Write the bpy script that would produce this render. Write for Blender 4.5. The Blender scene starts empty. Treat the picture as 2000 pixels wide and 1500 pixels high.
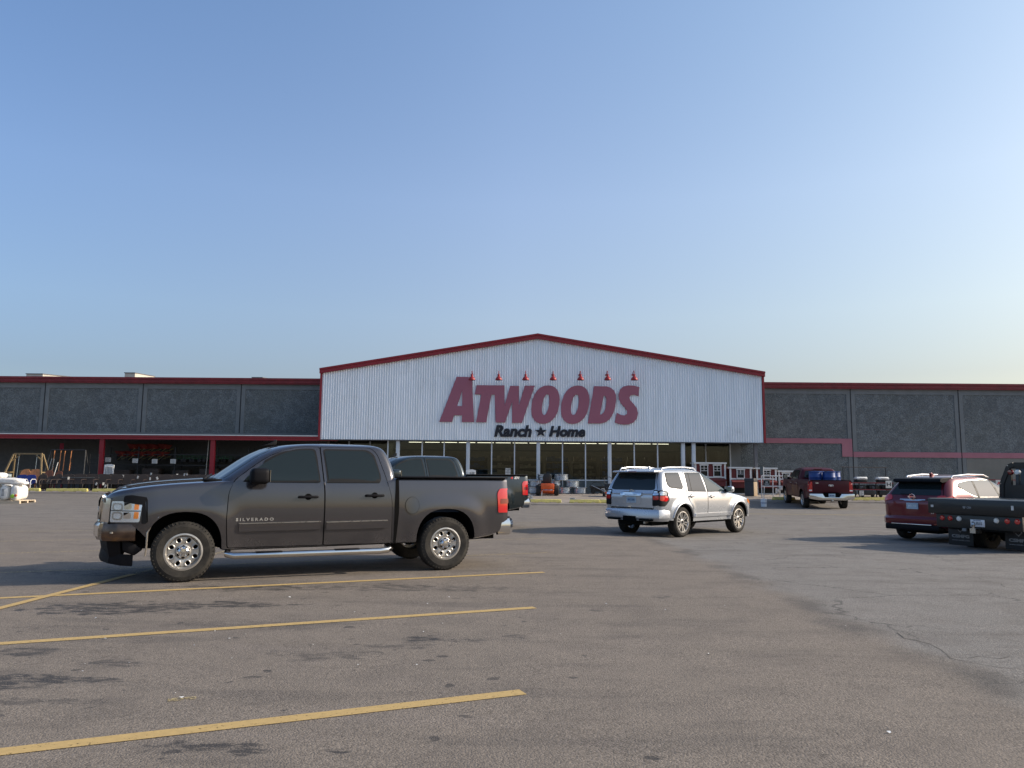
import bpy, bmesh, math, random
from mathutils import Vector, Matrix
from mathutils.bvhtree import BVHTree
random.seed(7)
sc = bpy.context.scene
COL = sc.collection
R = math.radians
# ------------------------------------------------------------------ camera
PITCH = math.atan(178/1502.0); ROLL = R(.45); EYE = 1.45
cd = bpy.data.cameras.new('camera'); cam = bpy.data.objects.new('camera', cd); COL.objects.link(cam)
cd.sensor_fit = 'HORIZONTAL'; cd.sensor_width = 36; cd.lens = 36*1502/2000; cd.clip_start = .05; cd.clip_end = 3000
cam.matrix_world = Matrix.Translation((0, 0, EYE)) @ Matrix.Rotation(R(90)+PITCH, 4, 'X') @ Matrix.Rotation(ROLL, 4, 'Z')
sc.camera = cam
# ------------------------------------------------------------------ sky, sun, exposure
SUN_AZ, SUN_EL = 87.0, 27.0          # azimuth from +Y (straight ahead) towards +X (right)
w = bpy.data.worlds.new('World'); sc.world = w; w.use_nodes = True
nt = w.node_tree; bg = nt.nodes['Background']
sky = nt.nodes.new('ShaderNodeTexSky'); sky.sky_type = 'NISHITA'; sky.sun_disc = False
sky.sun_elevation = R(SUN_EL); sky.sun_rotation = R(SUN_AZ)
sky.air_density = 1.0; sky.dust_density = 2.6; sky.ozone_density = 2.2; sky.altitude = 300
# summer haze: the sky's own tint varies with elevation
tc = nt.nodes.new('ShaderNodeTexCoord'); sx = nt.nodes.new('ShaderNodeSeparateXYZ'); nt.links.new(tc.outputs['Generated'], sx.inputs[0])
rp = nt.nodes.new('ShaderNodeValToRGB'); el = rp.color_ramp.elements; el[0].position = 0; el[0].color = (.42, .385, .365, 1); el[1].position = 1; el[1].color = (.57, .60, .615, 1)
for p_, c_ in ((.12, (.42, .385, .375)), (.20, (.52, .485, .46)), (.34, (.60, .575, .565)), (.54, (.57, .60, .615))):
    e_ = el.new(p_); e_.color = (*c_, 1)
nt.links.new(sx.outputs[2], rp.inputs[0]); vm = nt.nodes.new('ShaderNodeVectorMath'); vm.operation = 'MULTIPLY'; v2 = nt.nodes.new('ShaderNodeVectorMath'); v2.operation = 'SCALE'; v2.inputs['Scale'].default_value = 2.6
r2 = nt.nodes.new('ShaderNodeValToRGB'); e2 = r2.color_ramp.elements; e2[0].position = .22; e2[0].color = (.68, .725, .79, 1); e2[1].position = .80; e2[1].color = (.92, .88, .76, 1); e4 = e2.new(1.0); e4.color = (.60, .64, .72, 1); e3 = e2.new(.5); e3.color = (.95, .90, .875, 1)
mm = nt.nodes.new('ShaderNodeMath'); mm.operation = 'MULTIPLY_ADD'; mm.inputs[1].default_value = .5; mm.inputs[2].default_value = .5; nt.links.new(sx.outputs[0], mm.inputs[0]); nt.links.new(mm.outputs[0], r2.inputs[0])
v3 = nt.nodes.new('ShaderNodeVectorMath'); v3.operation = 'MULTIPLY'; nt.links.new(sky.outputs[0], v3.inputs[0]); nt.links.new(r2.outputs[0], v3.inputs[1]); nt.links.new(v3.outputs[0], vm.inputs[0]); nt.links.new(rp.outputs[0], vm.inputs[1]); nt.links.new(vm.outputs[0], v2.inputs[0]); nt.links.new(v2.outputs[0], bg.inputs[0]); bg.inputs[1].default_value = .12
sl = bpy.data.lights.new('sun', 'SUN'); sl.energy = 3.6; sl.angle = R(.6); sl.color = (1, .87, .70)
so = bpy.data.objects.new('sun', sl); COL.objects.link(so)
sdir = Vector((math.sin(R(SUN_AZ))*math.cos(R(SUN_EL)), math.cos(R(SUN_AZ))*math.cos(R(SUN_EL)), math.sin(R(SUN_EL))))
so.rotation_euler = sdir.to_track_quat('Z', 'Y').to_euler(); so.location = (40, 0, 40)
sc.view_settings.view_transform = 'Standard'; sc.view_settings.look = 'None'
sc.view_settings.exposure = .55; sc.view_settings.gamma = 1

# ------------------------------------------------------------------ helpers
def smooth(a, b, x):
    t = min(1, max(0, (x-a)/(b-a))); return t*t*(3-2*t)
def lin(pts, x):
    if x <= pts[0][0]: return pts[0][1]
    for (a, p), (b, q) in zip(pts, pts[1:]):
        if x <= b: return p+(q-p)*(x-a)/(b-a)
    return pts[-1][1]
def curve(pts):                                   # monotone cubic through control points
    n = len(pts); h = [pts[i+1][0]-pts[i][0] for i in range(n-1)]
    d = [(pts[i+1][1]-pts[i][1])/h[i] for i in range(n-1)]; m = [0.0]*n
    m[0] = d[0]; m[-1] = d[-1]
    for i in range(1, n-1): m[i] = 0 if d[i-1]*d[i] <= 0 else 2*d[i-1]*d[i]/(d[i-1]+d[i])
    def f(x):
        if x <= pts[0][0]: return pts[0][1]
        if x >= pts[-1][0]: return pts[-1][1]
        i = 0
        while x > pts[i+1][0]: i += 1
        t = (x-pts[i][0])/h[i]; t2 = t*t; t3 = t2*t
        return (2*t3-3*t2+1)*pts[i][1]+(t3-2*t2+t)*h[i]*m[i]+(3*t2-2*t3)*pts[i+1][1]+(t3-t2)*h[i]*m[i+1]
    return f
_f = Vector((0, math.cos(PITCH), math.sin(PITCH))); _u = Vector((0, -math.sin(PITCH), math.cos(PITCH))); _r = Vector((1, 0, 0))
_r2 = _r*math.cos(ROLL)+_u*math.sin(ROLL); _u2 = _u*math.cos(ROLL)-_r*math.sin(ROLL)
def at(x, y, Y):                                  # photo measurement -> point on the real plane at distance Y
    d = _f+_r2*((x-1000)/1502)-_u2*((y-750)/1502); return Vector((0, 0, EYE))+d*(Y/d.y)
def gnd(x, y):
    d = _f+_r2*((x-1000)/1502)-_u2*((y-750)/1502); return Vector((0, 0, EYE))+d*(-EYE/d.z)

# ---- materials
M = {}
class N:
    def __init__(s, name, **kw):
        s.m = bpy.data.materials.new(name); s.m.use_nodes = True; s.t = s.m.node_tree; s.b = s.t.nodes['Principled BSDF']
        M[name] = s.m
    def add(s, typ, **kw):
        n = s.t.nodes.new('ShaderNode'+typ)
        for k, v in kw.items():
            if k.startswith('i_'):
                n.inputs[k[2:].replace('_', ' ')].default_value = v
            else: setattr(n, k, v)
        return n
    def link(s, a, b): s.t.links.new(a, b)
    def coord(s, kind='Object'): return s.add('TexCoord').outputs[kind]
    def noise(s, vec, scale, detail=4, rough=.55, dist=0):
        n = s.add('TexNoise'); n.inputs['Scale'].default_value = scale; n.inputs['Detail'].default_value = detail
        n.inputs['Roughness'].default_value = rough; n.inputs['Distortion'].default_value = dist
        s.link(vec, n.inputs['Vector']); return n.outputs['Fac']
    def ramp(s, fac, pts):
        n = s.add('ValToRGB'); e = n.color_ramp.elements
        while len(e) > 1: e.remove(e[0])
        e[0].position = pts[0][0]; e[0].color = (*pts[0][1], 1)
        for p, c in pts[1:]:
            x = e.new(p); x.color = (*c, 1)
        s.link(fac, n.inputs[0]); return n.outputs[0]
    def rng(s, v, a, b, c=0, d=1, st='SMOOTHSTEP'):
        n = s.add('MapRange', interpolation_type=st); s.link(v, n.inputs[0])
        for i, q in enumerate((a, b, c, d)): n.inputs[i+1].default_value = q
        return n.outputs[0]
    def math(s, op, a, b=None, c=None):
        n = s.add('Math', operation=op)
        for i, v in enumerate((a, b, c)):
            if v is None: continue
            if isinstance(v, (int, float)): n.inputs[i].default_value = v
            else: s.link(v, n.inputs[i])
        return n.outputs[0]
    def mix(s, f, a, b, mode='MIX'):
        n = s.add('Mix', data_type='RGBA', blend_type=mode)
        for i, v in ((0, f), (6, a), (7, b)):
            if isinstance(v, (int, float)): n.inputs[i].default_value = v
            elif isinstance(v, tuple): n.inputs[i].default_value = (*v, 1)
            else: s.link(v, n.inputs[i])
        return n.outputs[2]
    def bump(s, h, dist, strength=1):
        n = s.add('Bump'); n.inputs['Distance'].default_value = dist; n.inputs['Strength'].default_value = strength
        s.link(h, n.inputs['Height']); s.link(n.outputs[0], s.b.inputs['Normal'])
    def base(s, c): 
        if isinstance(c, tuple): s.b.inputs['Base Color'].default_value = (*c, 1)
        else: s.link(c, s.b.inputs['Base Color'])
    def set(s, **kw):
        for k, v in kw.items():
            i = s.b.inputs[k.replace('_', ' ')]
            if isinstance(v, (int, float, tuple)): i.default_value = v
            else: s.link(v, i)
        return s
def mat(name, col, rough=.6, metal=0, var=.12, scale=6, bump=0, bscale=80, coat=0, spec=.5):
    n = N(name); c = n.coord()
    a = tuple(x*(1-var) for x in col); b = tuple(min(1, x*(1+var)) for x in col)
    n.base(n.ramp(n.noise(c, scale, 5), [(.3, a), (.7, b)]))
    n.set(Roughness=n.rng(n.noise(c, scale*2.3, 3), .3, .7, max(.02, rough-.06), min(1, rough+.06), 'LINEAR'), Metallic=float(metal), Coat_Weight=float(coat), Specular_IOR_Level=float(spec))
    if bump: n.bump(n.noise(c, bscale, 4), bump)
    return n.m
# asphalt
def asphalt():
    n = N('asphalt'); g = n.add('NewGeometry').outputs['Position']
    big = n.noise(g, .22, 5, .6); mid = n.noise(g, 1.7, 5, .6); fine = n.noise(g, 70, 3, .7)
    st = n.add('Mapping'); st.inputs['Scale'].default_value = (.35, 1.6, 1); n.link(g, st.inputs[0]); streak = n.noise(st.outputs[0], 1.1, 5, .65)
    brown = n.mix(big, (.156, .132, .108), (.196, .167, .140)); grey = n.mix(big, (.156, .146, .134), (.192, .180, .166))
    sp = n.add('SeparateXYZ'); n.link(g, sp.inputs[0])
    wob = n.math('MULTIPLY', n.math('SUBTRACT', n.noise(g, .9, 4), .5), .9)
    seam = n.math('ADD', n.math('SUBTRACT', sp.outputs[0], 3.42), wob)
    right = n.rng(seam, -.25, .3)
    c = n.mix(right, brown, grey)
    # dark sealed strip along the seam between the two pourings
    band = n.math('MULTIPLY', n.rng(seam, -.38, -.05), n.rng(seam, .30, .0)); band = n.math('MULTIPLY', band, n.rng(n.noise(g, .8, 4), .42, .62))
    c = n.mix(n.math('MULTIPLY', band, .62), c, (.055, .052, .050))
    far = n.rng(sp.outputs[1], 15, 27); c = n.mix(n.math('MULTIPLY', far, .8), c, (.172, .158, .142))
    c = n.mix(n.math('MULTIPLY', n.rng(mid, .42, .68), .34), c, (.095, .082, .072))
    c = n.mix(n.math('MULTIPLY', n.rng(streak, .52, .66), .42), c, (.085, .075, .068))
    c = n.mix(n.math('MULTIPLY', n.rng(streak, .48, .25), .25), c, (.24, .205, .18))
    vo = n.add('TexVoronoi'); vo.inputs['Scale'].default_value = 85; n.link(g, vo.inputs['Vector'])
    spk = n.rng(vo.outputs['Color'], 0, 1, .40, 1.62, 'LINEAR'); vm_ = n.rng(n.noise(g, 1.3, 4), .35, .7, .55, 1.0); spk = n.math('ADD', n.math('MULTIPLY', n.math('SUBTRACT', spk, 1.0), vm_), 1.0)
    sc_ = n.add('MixRGB', blend_type='MULTIPLY'); sc_.inputs[0].default_value = .85; n.link(c, sc_.inputs[1])
    cb = n.add('CombineColor'); [n.link(spk, cb.inputs[i]) for i in range(3)]; n.link(cb.outputs[0], sc_.inputs[2]); c = sc_.outputs[0]
    c = n.mix(n.math('MULTIPLY', n.rng(fine, .62, .75), .5), c, (.34, .30, .26))
    c = n.mix(n.math('MULTIPLY', n.rng(fine, .40, .28), .65), c, (.035, .030, .027))
    # oil stains dropped by parked cars (x, y, rx, ry, strength)
    stains = [(-4.3, 8.45, .95, .42, 1), (-3.1, 8.75, .75, .24, .9), (-3.7, 8.6, .5, .22, .9), (-3.5, 5.55, .6, .22, .9), (-3.0, 5.62, .35, .12, .8), (-3.95, 6.45, .35, .2, .7), (-2.95, 6.1, .28, .14, .55),
              (-.76, 7.0, .24, .16, 1), (.07, 7.2, .18, .09, .7), (-.35, 7.0, .3, .10, .5), (-1.5, 6.4, .55, .2, .5), (-.95, 6.75, .35, .12, .5), (-1.83, 5.72, .09, .05, 1), (-1.8, 5.9, .05, .04, 1), (-.53, 6.4, .06, .035, 1), (-1.55, 4.28, .42, .12, .8), (-.9, 4.25, .1, .04, .9), (-.25, 4.85, .08, .04, .8),
              (.75, 4.2, .08, .04, .8), (1.83, 9.5, .16, .12, .7), (.95, 8.6, .12, .10, .6), (-1.3, 10.15, 1.5, .35, .6), (-3.2, 10.0, 1.1, .3, .8), (-6.0, 11.5, 1.5, .5, .6), (-3.3, 5.1, .9, .12, .5), (-2.4, 7.6, .9, .3, .35), (.55, 13.4, .5, .25, .4), (.3, 16.6, .6, .2, .5), (-5.4, 14.5, 1.4, .3, .5), (-8.5, 19, 1.5, .35, .5), (-7.0, 16.5, .5, .2, .6)]
    dn = n.add('TexNoise'); dn.inputs['Scale'].default_value = 4.5; dn.inputs['Detail'].default_value = 6; n.link(g, dn.inputs['Vector'])
    off = n.add('VectorMath', operation='SUBTRACT'); n.link(dn.outputs['Color'], off.inputs[0]); off.inputs[1].default_value = (.5, .5, .5)
    acc = None
    for x, y, rx, ry, k in stains:
        a = n.add('VectorMath', operation='MULTIPLY_ADD'); n.link(off.outputs[0], a.inputs[0]); a.inputs[1].default_value = (rx*1.9, ry*2.6, 0)
        n.link(g, a.inputs[2])
        b = n.add('VectorMath', operation='SUBTRACT'); n.link(a.outputs[0], b.inputs[0]); b.inputs[1].default_value = (x, y, 0)
        d = n.add('VectorMath', operation='MULTIPLY'); n.link(b.outputs[0], d.inputs[0]); d.inputs[1].default_value = (1/rx, 1/ry, 0)
        e = n.add('VectorMath', operation='LENGTH'); n.link(d.outputs[0], e.inputs[0])
        f = n.rng(e.outputs['Value'], 1.05, .6, 0, k)
        acc = f if acc is None else n.math('MAXIMUM', acc, f)
    st2 = n.add('Mapping'); st2.inputs['Scale'].default_value = (.6, 1.5, 1); st2.inputs['Rotation'].default_value = (0, 0, .41); n.link(g, st2.inputs[0]); sp2 = n.rng(n.noise(st2.outputs[0], 7.5, 7, .72), .44, .55)
    acc = n.math('MULTIPLY', acc, n.math('MULTIPLY_ADD', sp2, .75, .25))
    drops = n.math('MULTIPLY', n.rng(n.noise(g, 5.5, 2, .4), .69, .72), n.rng(sp.outputs[0], 1.5, .5)); acc = n.math('MAXIMUM', acc, n.math('MULTIPLY', drops, .6))
    c = n.mix(n.math('MULTIPLY', n.rng(acc, 0, .9, 0, 1), .84), c, (.032, .029, .027))
    # hairline cracking on the older right hand pouring
    vc = n.add('TexVoronoi', feature='DISTANCE_TO_EDGE'); vc.inputs['Scale'].default_value = .55
    dv = n.add('VectorMath', operation='MULTIPLY_ADD'); n.link(off.outputs[0], dv.inputs[0]); dv.inputs[1].default_value = (.5, .5, 0); n.link(g, dv.inputs[2]); n.link(dv.outputs[0], vc.inputs['Vector'])
    cr = n.rng(vc.outputs['Distance'], .012, .004); cr = n.math('MULTIPLY', cr, n.rng(n.noise(g, .5, 3), .46, .56)); cr = n.math('MULTIPLY', cr, n.math('MULTIPLY_ADD', right, .75, .0))
    c = n.mix(n.math('MULTIPLY', cr, .75), c, (.03, .03, .03))
    n.base(c); n.set(Roughness=n.math('SUBTRACT', .93, n.math('MULTIPLY', acc, .25)), Specular_IOR_Level=.35)
    h = n.math('ADD', n.math('MULTIPLY', vo.outputs['Distance'], -1.0), n.math('MULTIPLY', fine, 1.4)); n.bump(h, .004, .8)
asphalt()
def conc(name, c1, c2):
    n = N(name); g = n.add('NewGeometry').outputs['Position']
    c = n.mix(n.rng(n.noise(g, .6, 6, .65), .35, .65), c1, c2)
    c = n.mix(n.math('MULTIPLY', n.rng(n.noise(g, 2.2, 6, .7), .52, .7), .45), c, tuple(x*.45 for x in c1))
    c = n.mix(n.math('MULTIPLY', n.rng(n.noise(g, 60, 2), .5, .8), .3), c, tuple(x*.5 for x in c1))
    n.base(c); n.set(Roughness=.9); n.bump(n.noise(g, 90, 3), .003)
conc('walk', (.25, .215, .185), (.31, .272, .235)); conc('kerbc', (.30, .27, .23), (.38, .34, .29))
def paint_line(name, col, lo=.50, hi=.56):
    n = N(name); g = n.add('NewGeometry').outputs['Position']
    f = n.rng(n.noise(g, 34, 6, .75), lo, hi); f2 = n.rng(n.noise(g, 3, 4), .25, .8, .0, .5); 
    c = n.mix(n.noise(g, 20, 4), tuple(x*.75 for x in col), tuple(x*1.12 for x in col)); n.base(c); n.set(Roughness=.75)
    tr = n.add('BsdfTransparent'); mx = n.add('MixShader'); out = n.t.nodes['Material Output']
    n.link(n.math('MULTIPLY', n.math('ADD', f, n.math('MULTIPLY', f2, f)), .95), mx.inputs[0]); n.link(n.b.outputs[0], mx.inputs[1]); n.link(tr.outputs[0], mx.inputs[2]); n.link(mx.outputs[0], out.inputs[0])
paint_line('line_yellow', (.47, .325, .125), .57, .70); paint_line('line_faded', (.38, .30, .15), .43, .56)
mat('crack', (.05, .046, .042), .95); 
def exposed():
    n = N('aggregate'); g = n.add('NewGeometry').outputs['Position']
    vo = n.add('TexVoronoi'); vo.inputs['Scale'].default_value = 17; n.link(g, vo.inputs['Vector'])
    v2 = n.add('TexVoronoi'); v2.inputs['Scale'].default_value = 2.66; n.link(g, v2.inputs['Vector'])
    a = n.mix(n.rng(vo.outputs['Color'], .1, .9), (.115, .130, .136), (.205, .224, .230)); a = n.mix(n.rng(v2.outputs['Color'], .1, .9, 0, .45), a, (.075, .083, .085))
    a = n.mix(n.math('MULTIPLY', n.rng(n.noise(g, .35, 3), .4, .8), .28), a, (.15, .155, .125))
    n.base(a); n.set(Roughness=.9)
    n.bump(n.math('ADD', n.math('MULTIPLY', vo.outputs['Distance'], -1), n.noise(g, 20, 4)), .03, .8)
exposed()
mat('panel_border', (.175, .188, .192), .85, bump=.003, scale=1.5); mat('joint', (.03, .032, .033), .9)
mat('stripe', (.36, .145, .18), .75, scale=.9, var=.10, bump=.006, bscale=14); mat('plain_wall', (.19, .185, .165), .9, scale=1.2, bump=.004)
mat('trim_red', (.27, .012, .022), .42, scale=2, var=.12); mat('trim_red_old', (.20, .018, .024), .55, scale=3, var=.2)
mat('letter_red', (.34, .115, .165), .6, scale=.6, var=.04); mat('letter_black', (.008, .010, .02), .5)
def clad_():
    n = N('clad'); g = n.add('NewGeometry').outputs['Position']; mp = n.add('Mapping'); mp.inputs['Scale'].default_value = (1.4, 1, .12); n.link(g, mp.inputs[0])
    c = n.mix(n.rng(n.noise(mp.outputs[0], 2.0, 5, .6), .3, .75), (.86, .92, .98), (.75, .81, .86)); c = n.mix(n.math('MULTIPLY', n.rng(n.noise(g, .7, 6, .7), .55, .75), .25), c, (.42, .42, .40))
    n.base(c); n.set(Roughness=.35, Coat_Weight=1.0, Coat_Roughness=.12)
clad_()
mat('white_frame', (.56, .60, .64), .5, scale=3, var=.05); mat('white_metal', (.72, .72, .70), .45, scale=8, var=.06)
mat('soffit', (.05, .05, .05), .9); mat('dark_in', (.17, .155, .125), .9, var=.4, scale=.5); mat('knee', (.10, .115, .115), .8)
mat('lamp_red', (.30, .015, .02), .45, var=.05); mat('hvac', (.50, .47, .40), .6, scale=2); mat('hvac_dark', (.12, .12, .13), .6)
mat('yellow_stop', (.58, .50, .16), .8, scale=9, var=.22, bump=.006, bscale=30)
mat('shaded_wall', (.085, .088, .09), .9)  # wing wall under the canopy, with the shade darkened into its colour
def glassm(name, tint=(.8, .85, .85), refl=.12, base=(.01, .012, .014)):
    n = N(name); n.base(base); n.set(Roughness=.02, Specular_IOR_Level=.6)
    tr = n.add('BsdfTransparent'); tr.inputs[0].default_value = (*tint, 1); gl = n.add('BsdfGlossy'); gl.inputs['Roughness'].default_value = .015
    fr = n.add('Fresnel'); fr.inputs[0].default_value = 1.5; mx = n.add('MixShader')
    n.link(fr.outputs[0], mx.inputs[0]); n.link(tr.outputs[0], mx.inputs[1]); n.link(gl.outputs[0], mx.inputs[2]); n.link(mx.outputs[0], n.t.nodes['Material Output'].inputs[0])
glassm('store_glass', (.82, .85, .80))
def emit(name, col, s):
    n = N(name); n.base((.8, .8, .8)); n.set(Emission_Color=(*col, 1), Emission_Strength=float(s))
emit('tube', (1, .92, .76), 2.0); emit('tube_fill', (1, .93, .80), 10)  # the second, stronger glow is fill added to brighten the interior

# ---- mesh helpers
def link(name, bm, m, parent=None, angle=35, smooth_=True, loc=None):
    me = bpy.data.meshes.new(name); bmesh.ops.recalc_face_normals(bm, faces=bm.faces); bm.to_mesh(me); bm.free()
    for x in (m if isinstance(m, (list, tuple)) else [m]): me.materials.append(M[x])
    if smooth_:
        me.polygons.foreach_set('use_smooth', [True]*len(me.polygons)); me.set_sharp_from_angle(angle=R(angle))
    o = bpy.data.objects.new(name, me); COL.objects.link(o); o.parent = parent
    if loc: o.location = loc
    return o
def tag(o, label=None, cat=None, group=None, kind=None):
    for k, v in (('label', label), ('category', cat), ('group', group), ('kind', kind)):
        if v: o[k] = v
    return o
def empty(name, loc, rz=0, label=None, cat=None, group=None, pitch=0):
    o = bpy.data.objects.new(name, None); COL.objects.link(o); o.location = loc; o.rotation_euler = (0, pitch, rz); o.empty_display_size = .2
    return tag(o, label, cat, group)
def BM(): return bmesh.new()
def box(b, x0, x1, y0, y1, z0, z1, mi=0):
    v = [b.verts.new(p) for p in ((x0, y0, z0), (x1, y0, z0), (x1, y1, z0), (x0, y1, z0), (x0, y0, z1), (x1, y0, z1), (x1, y1, z1), (x0, y1, z1))]
    for f in ((0, 3, 2, 1), (4, 5, 6, 7), (0, 1, 5, 4), (1, 2, 6, 5), (2, 3, 7, 6), (3, 0, 4, 7)):
        b.faces.new([v[i] for i in f]).material_index = mi
    return b
def cbox(b, c, s, mi=0): return box(b, c[0]-s[0]/2, c[0]+s[0]/2, c[1]-s[1]/2, c[1]+s[1]/2, c[2]-s[2]/2, c[2]+s[2]/2, mi)
def bevel(b, w, seg=2):
    bmesh.ops.remove_doubles(b, verts=b.verts, dist=1e-5); bmesh.ops.recalc_face_normals(b, faces=b.faces)
    e = [x for x in b.edges if len(x.link_faces) == 2 and x.calc_face_angle(0) > .5]
    bmesh.ops.bevel(b, geom=e, offset=w, segments=seg, affect='EDGES', profile=.5); return b
def frame_of(d):
    d = d.normalized(); a = Vector((0, 0, 1)) if abs(d.z) < .9 else Vector((1, 0, 0)); u = d.cross(a).normalized(); return u, d.cross(u).normalized()
def tube(b, pts, r, n=8, cap=True, mi=0):
    pts = [Vector(p) for p in pts]; rings = []
    rs = r if isinstance(r, (list, tuple)) else [r]*len(pts)
    for i, p in enumerate(pts):
        d = (pts[min(i+1, len(pts)-1)]-pts[max(i-1, 0)]); 
        u, v = frame_of(d) if i == 0 else (u, v)
        d.normalize(); u = (u-d*u.dot(d)).normalized(); v = d.cross(u)
        rings.append([b.verts.new(p+(u*math.cos(2*math.pi*k/n)+v*math.sin(2*math.pi*k/n))*rs[i]) for k in range(n)])
    for a, c in zip(rings, rings[1:]):
        for k in range(n): b.faces.new((a[k], a[(k+1) % n], c[(k+1) % n], c[k])).material_index = mi
    if cap: b.faces.new(rings[0][::-1]).material_index = mi; b.faces.new(rings[-1]).material_index = mi
    return b
def lathe(b, prof, axis='z', c=(0, 0, 0), n=24, mi=0, cap=True):
    rings = []
    for r, h in prof:
        ring = []
        for k in range(n):
            a = 2*math.pi*k/n; x, y = r*math.cos(a), r*math.sin(a)
            p = (x, y, h) if axis == 'z' else ((x, h, y) if axis == 'y' else (h, x, y))
            ring.append(b.verts.new((p[0]+c[0], p[1]+c[1], p[2]+c[2])))
        rings.append(ring)
    for a, d in zip(rings, rings[1:]):
        for k in range(n): b.faces.new((a[k], a[(k+1) % n], d[(k+1) % n], d[k])).material_index = mi
    if cap: b.faces.new(rings[0][::-1]).material_index = mi; b.faces.new(rings[-1]).material_index = mi
    return b
def prism(b, poly, d0, d1, axis='y', mi=0):       # poly in the plane across the axis: y->(x,z) x->(y,z) z->(x,y)
    def P(p, d): return (p[0], d, p[1]) if axis == 'y' else ((d, p[0], p[1]) if axis == 'x' else (p[0], p[1], d))
    a = [b.verts.new(P(p, d0)) for p in poly]; c = [b.verts.new(P(p, d1)) for p in poly]; n = len(poly)
    b.faces.new(a).material_index = mi; b.faces.new(c[::-1]).material_index = mi
    for i in range(n): b.faces.new((a[i], c[i], c[(i+1) % n], a[(i+1) % n])).material_index = mi
    return b
def bar(b, p, q, w, d=None, mi=0):                # rectangular bar between two points
    p, q = Vector(p), Vector(q); d = d or w; u, v = frame_of(q-p); ring = []
    for c in (p, q): ring.append([b.verts.new(c+u*sx*w/2+v*sy*d/2) for sx, sy in ((-1, -1), (1, -1), (1, 1), (-1, 1))])
    for k in range(4): b.faces.new((ring[0][k], ring[0][(k+1) % 4], ring[1][(k+1) % 4], ring[1][k])).material_index = mi
    b.faces.new(ring[0][::-1]).material_index = mi; b.faces.new(ring[1]).material_index = mi
    return b
def text_mesh(txt, size, bold=0, shear=0, ext=.01, space=1):
    c = bpy.data.curves.new('t', 'FONT'); c.body = txt; c.size = size; c.offset = bold; c.shear = shear; c.extrude = ext; c.align_x = 'CENTER'; c.align_y = 'CENTER'; c.space_character = space; c.resolution_u = 3
    o = bpy.data.objects.new('t', c); COL.objects.link(o); bpy.context.view_layer.update()
    me = bpy.data.meshes.new_from_object(o.evaluated_get(bpy.context.evaluated_depsgraph_get())); bpy.data.objects.remove(o); bpy.data.curves.remove(c); return me
def text_obj(name, txt, size, m, parent, loc, rot, bold=0, shear=0, ext=.004, space=1, fit=None, fat=0):
    me = text_mesh(txt, size, bold, shear, ext, space); me.materials.append(M[m])
    if fit:
        xs = [v.co.x for v in me.vertices]; ys = [v.co.y for v in me.vertices]; sx = fit[0]/(max(xs)-min(xs)); sy = fit[1]/(max(ys)-min(ys)); cx = (max(xs)+min(xs))/2; cy = (max(ys)+min(ys))/2
        for v in me.vertices: v.co.x = (v.co.x-cx)*sx; v.co.y = (v.co.y-cy)*sy
    if fat:
        b = BM()
        for k, (dx, dy) in enumerate(((0, 0), (-1, 0), (1, 0), (-.7, .6), (.7, .6), (-.7, -.6), (.7, -.6), (0, .7), (0, -.7))):
            m2 = me.copy(); m2.transform(Matrix.Translation((dx*fat, dy*fat, k*.0015))); b.from_mesh(m2); bpy.data.meshes.remove(m2)
        b.to_mesh(me); b.free()
    o = bpy.data.objects.new(name, me); COL.objects.link(o); o.parent = parent; o.location = loc; o.rotation_euler = rot; return o
def copy_tree(o, parent=None):
    c = o.copy(); COL.objects.link(c); c.parent = parent
    for ch in list(o.children):
        copy_tree(ch, c)
    return c
# ------------------------------------------------------------------ ground
YK = [(-60, 40), (-8, 40), (-2, 38), (6.5, 38), (9, 41), (60, 41)]          # kerb line distance along the shop front
def lot(x, y):
    mid = lin([(13, 0), (17, -.07*smooth(1.5, 4.5, x)), (21, -.12*smooth(1.5, 4.5, x)), (29, -.03*smooth(1.5, 4.5, x)), (37, 0), (38, 0), (41, .12)], y) if x > 6 else lin([(13, 0), (17, -.07*smooth(1.5, 4.5, x)), (21, -.12*smooth(1.5, 4.5, x)), (29, -.03*smooth(1.5, 4.5, x)), (37, 0)], y)
    left = lin([(13, 0), (28, .05), (40, .32), (60, .32)], y); s = smooth(-16, 0, x)
    return left*(1-s)+mid*s
def ztop(x): return lin([(-60, .42), (-12, .42), (-1, .10), (6.5, .10), (9, .23), (60, .24)], x)
def slab(x, y):
    yk = lin(YK, x)
    return ztop(x)+(.46-ztop(x))*min(1, max(0, (y-yk)/(44.6-yk)))
def hgt(x, y): return slab(x, y) if y > lin(YK, x) else lot(x, y)
def sheet(name, xs, ys, zf, m, dz=0, parent=None):
    b = BM(); g = [[b.verts.new((x, y, zf(x, y)+dz)) for x in xs] for y in ys]
    for i in range(len(ys)-1):
        for j in range(len(xs)-1): b.faces.new((g[i][j], g[i][j+1], g[i+1][j+1], g[i+1][j]))
    return link(name, b, m, parent, angle=60)
xs = [-900, -300, -120, -70]+[x*1.0 for x in range(-50, 51)]+[70, 120, 300, 900]
ys = [-900, -300, -100, -40, -10, 0]+[y*1.0 for y in range(1, 48)]+[60, 120, 400, 1200]
tag(sheet('parking_lot_asphalt', xs, ys, lambda x, y: lot(x, y) if y < 42 else (lot(x, 42) if y < 60 else 0), 'asphalt'), kind='structure')
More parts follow.
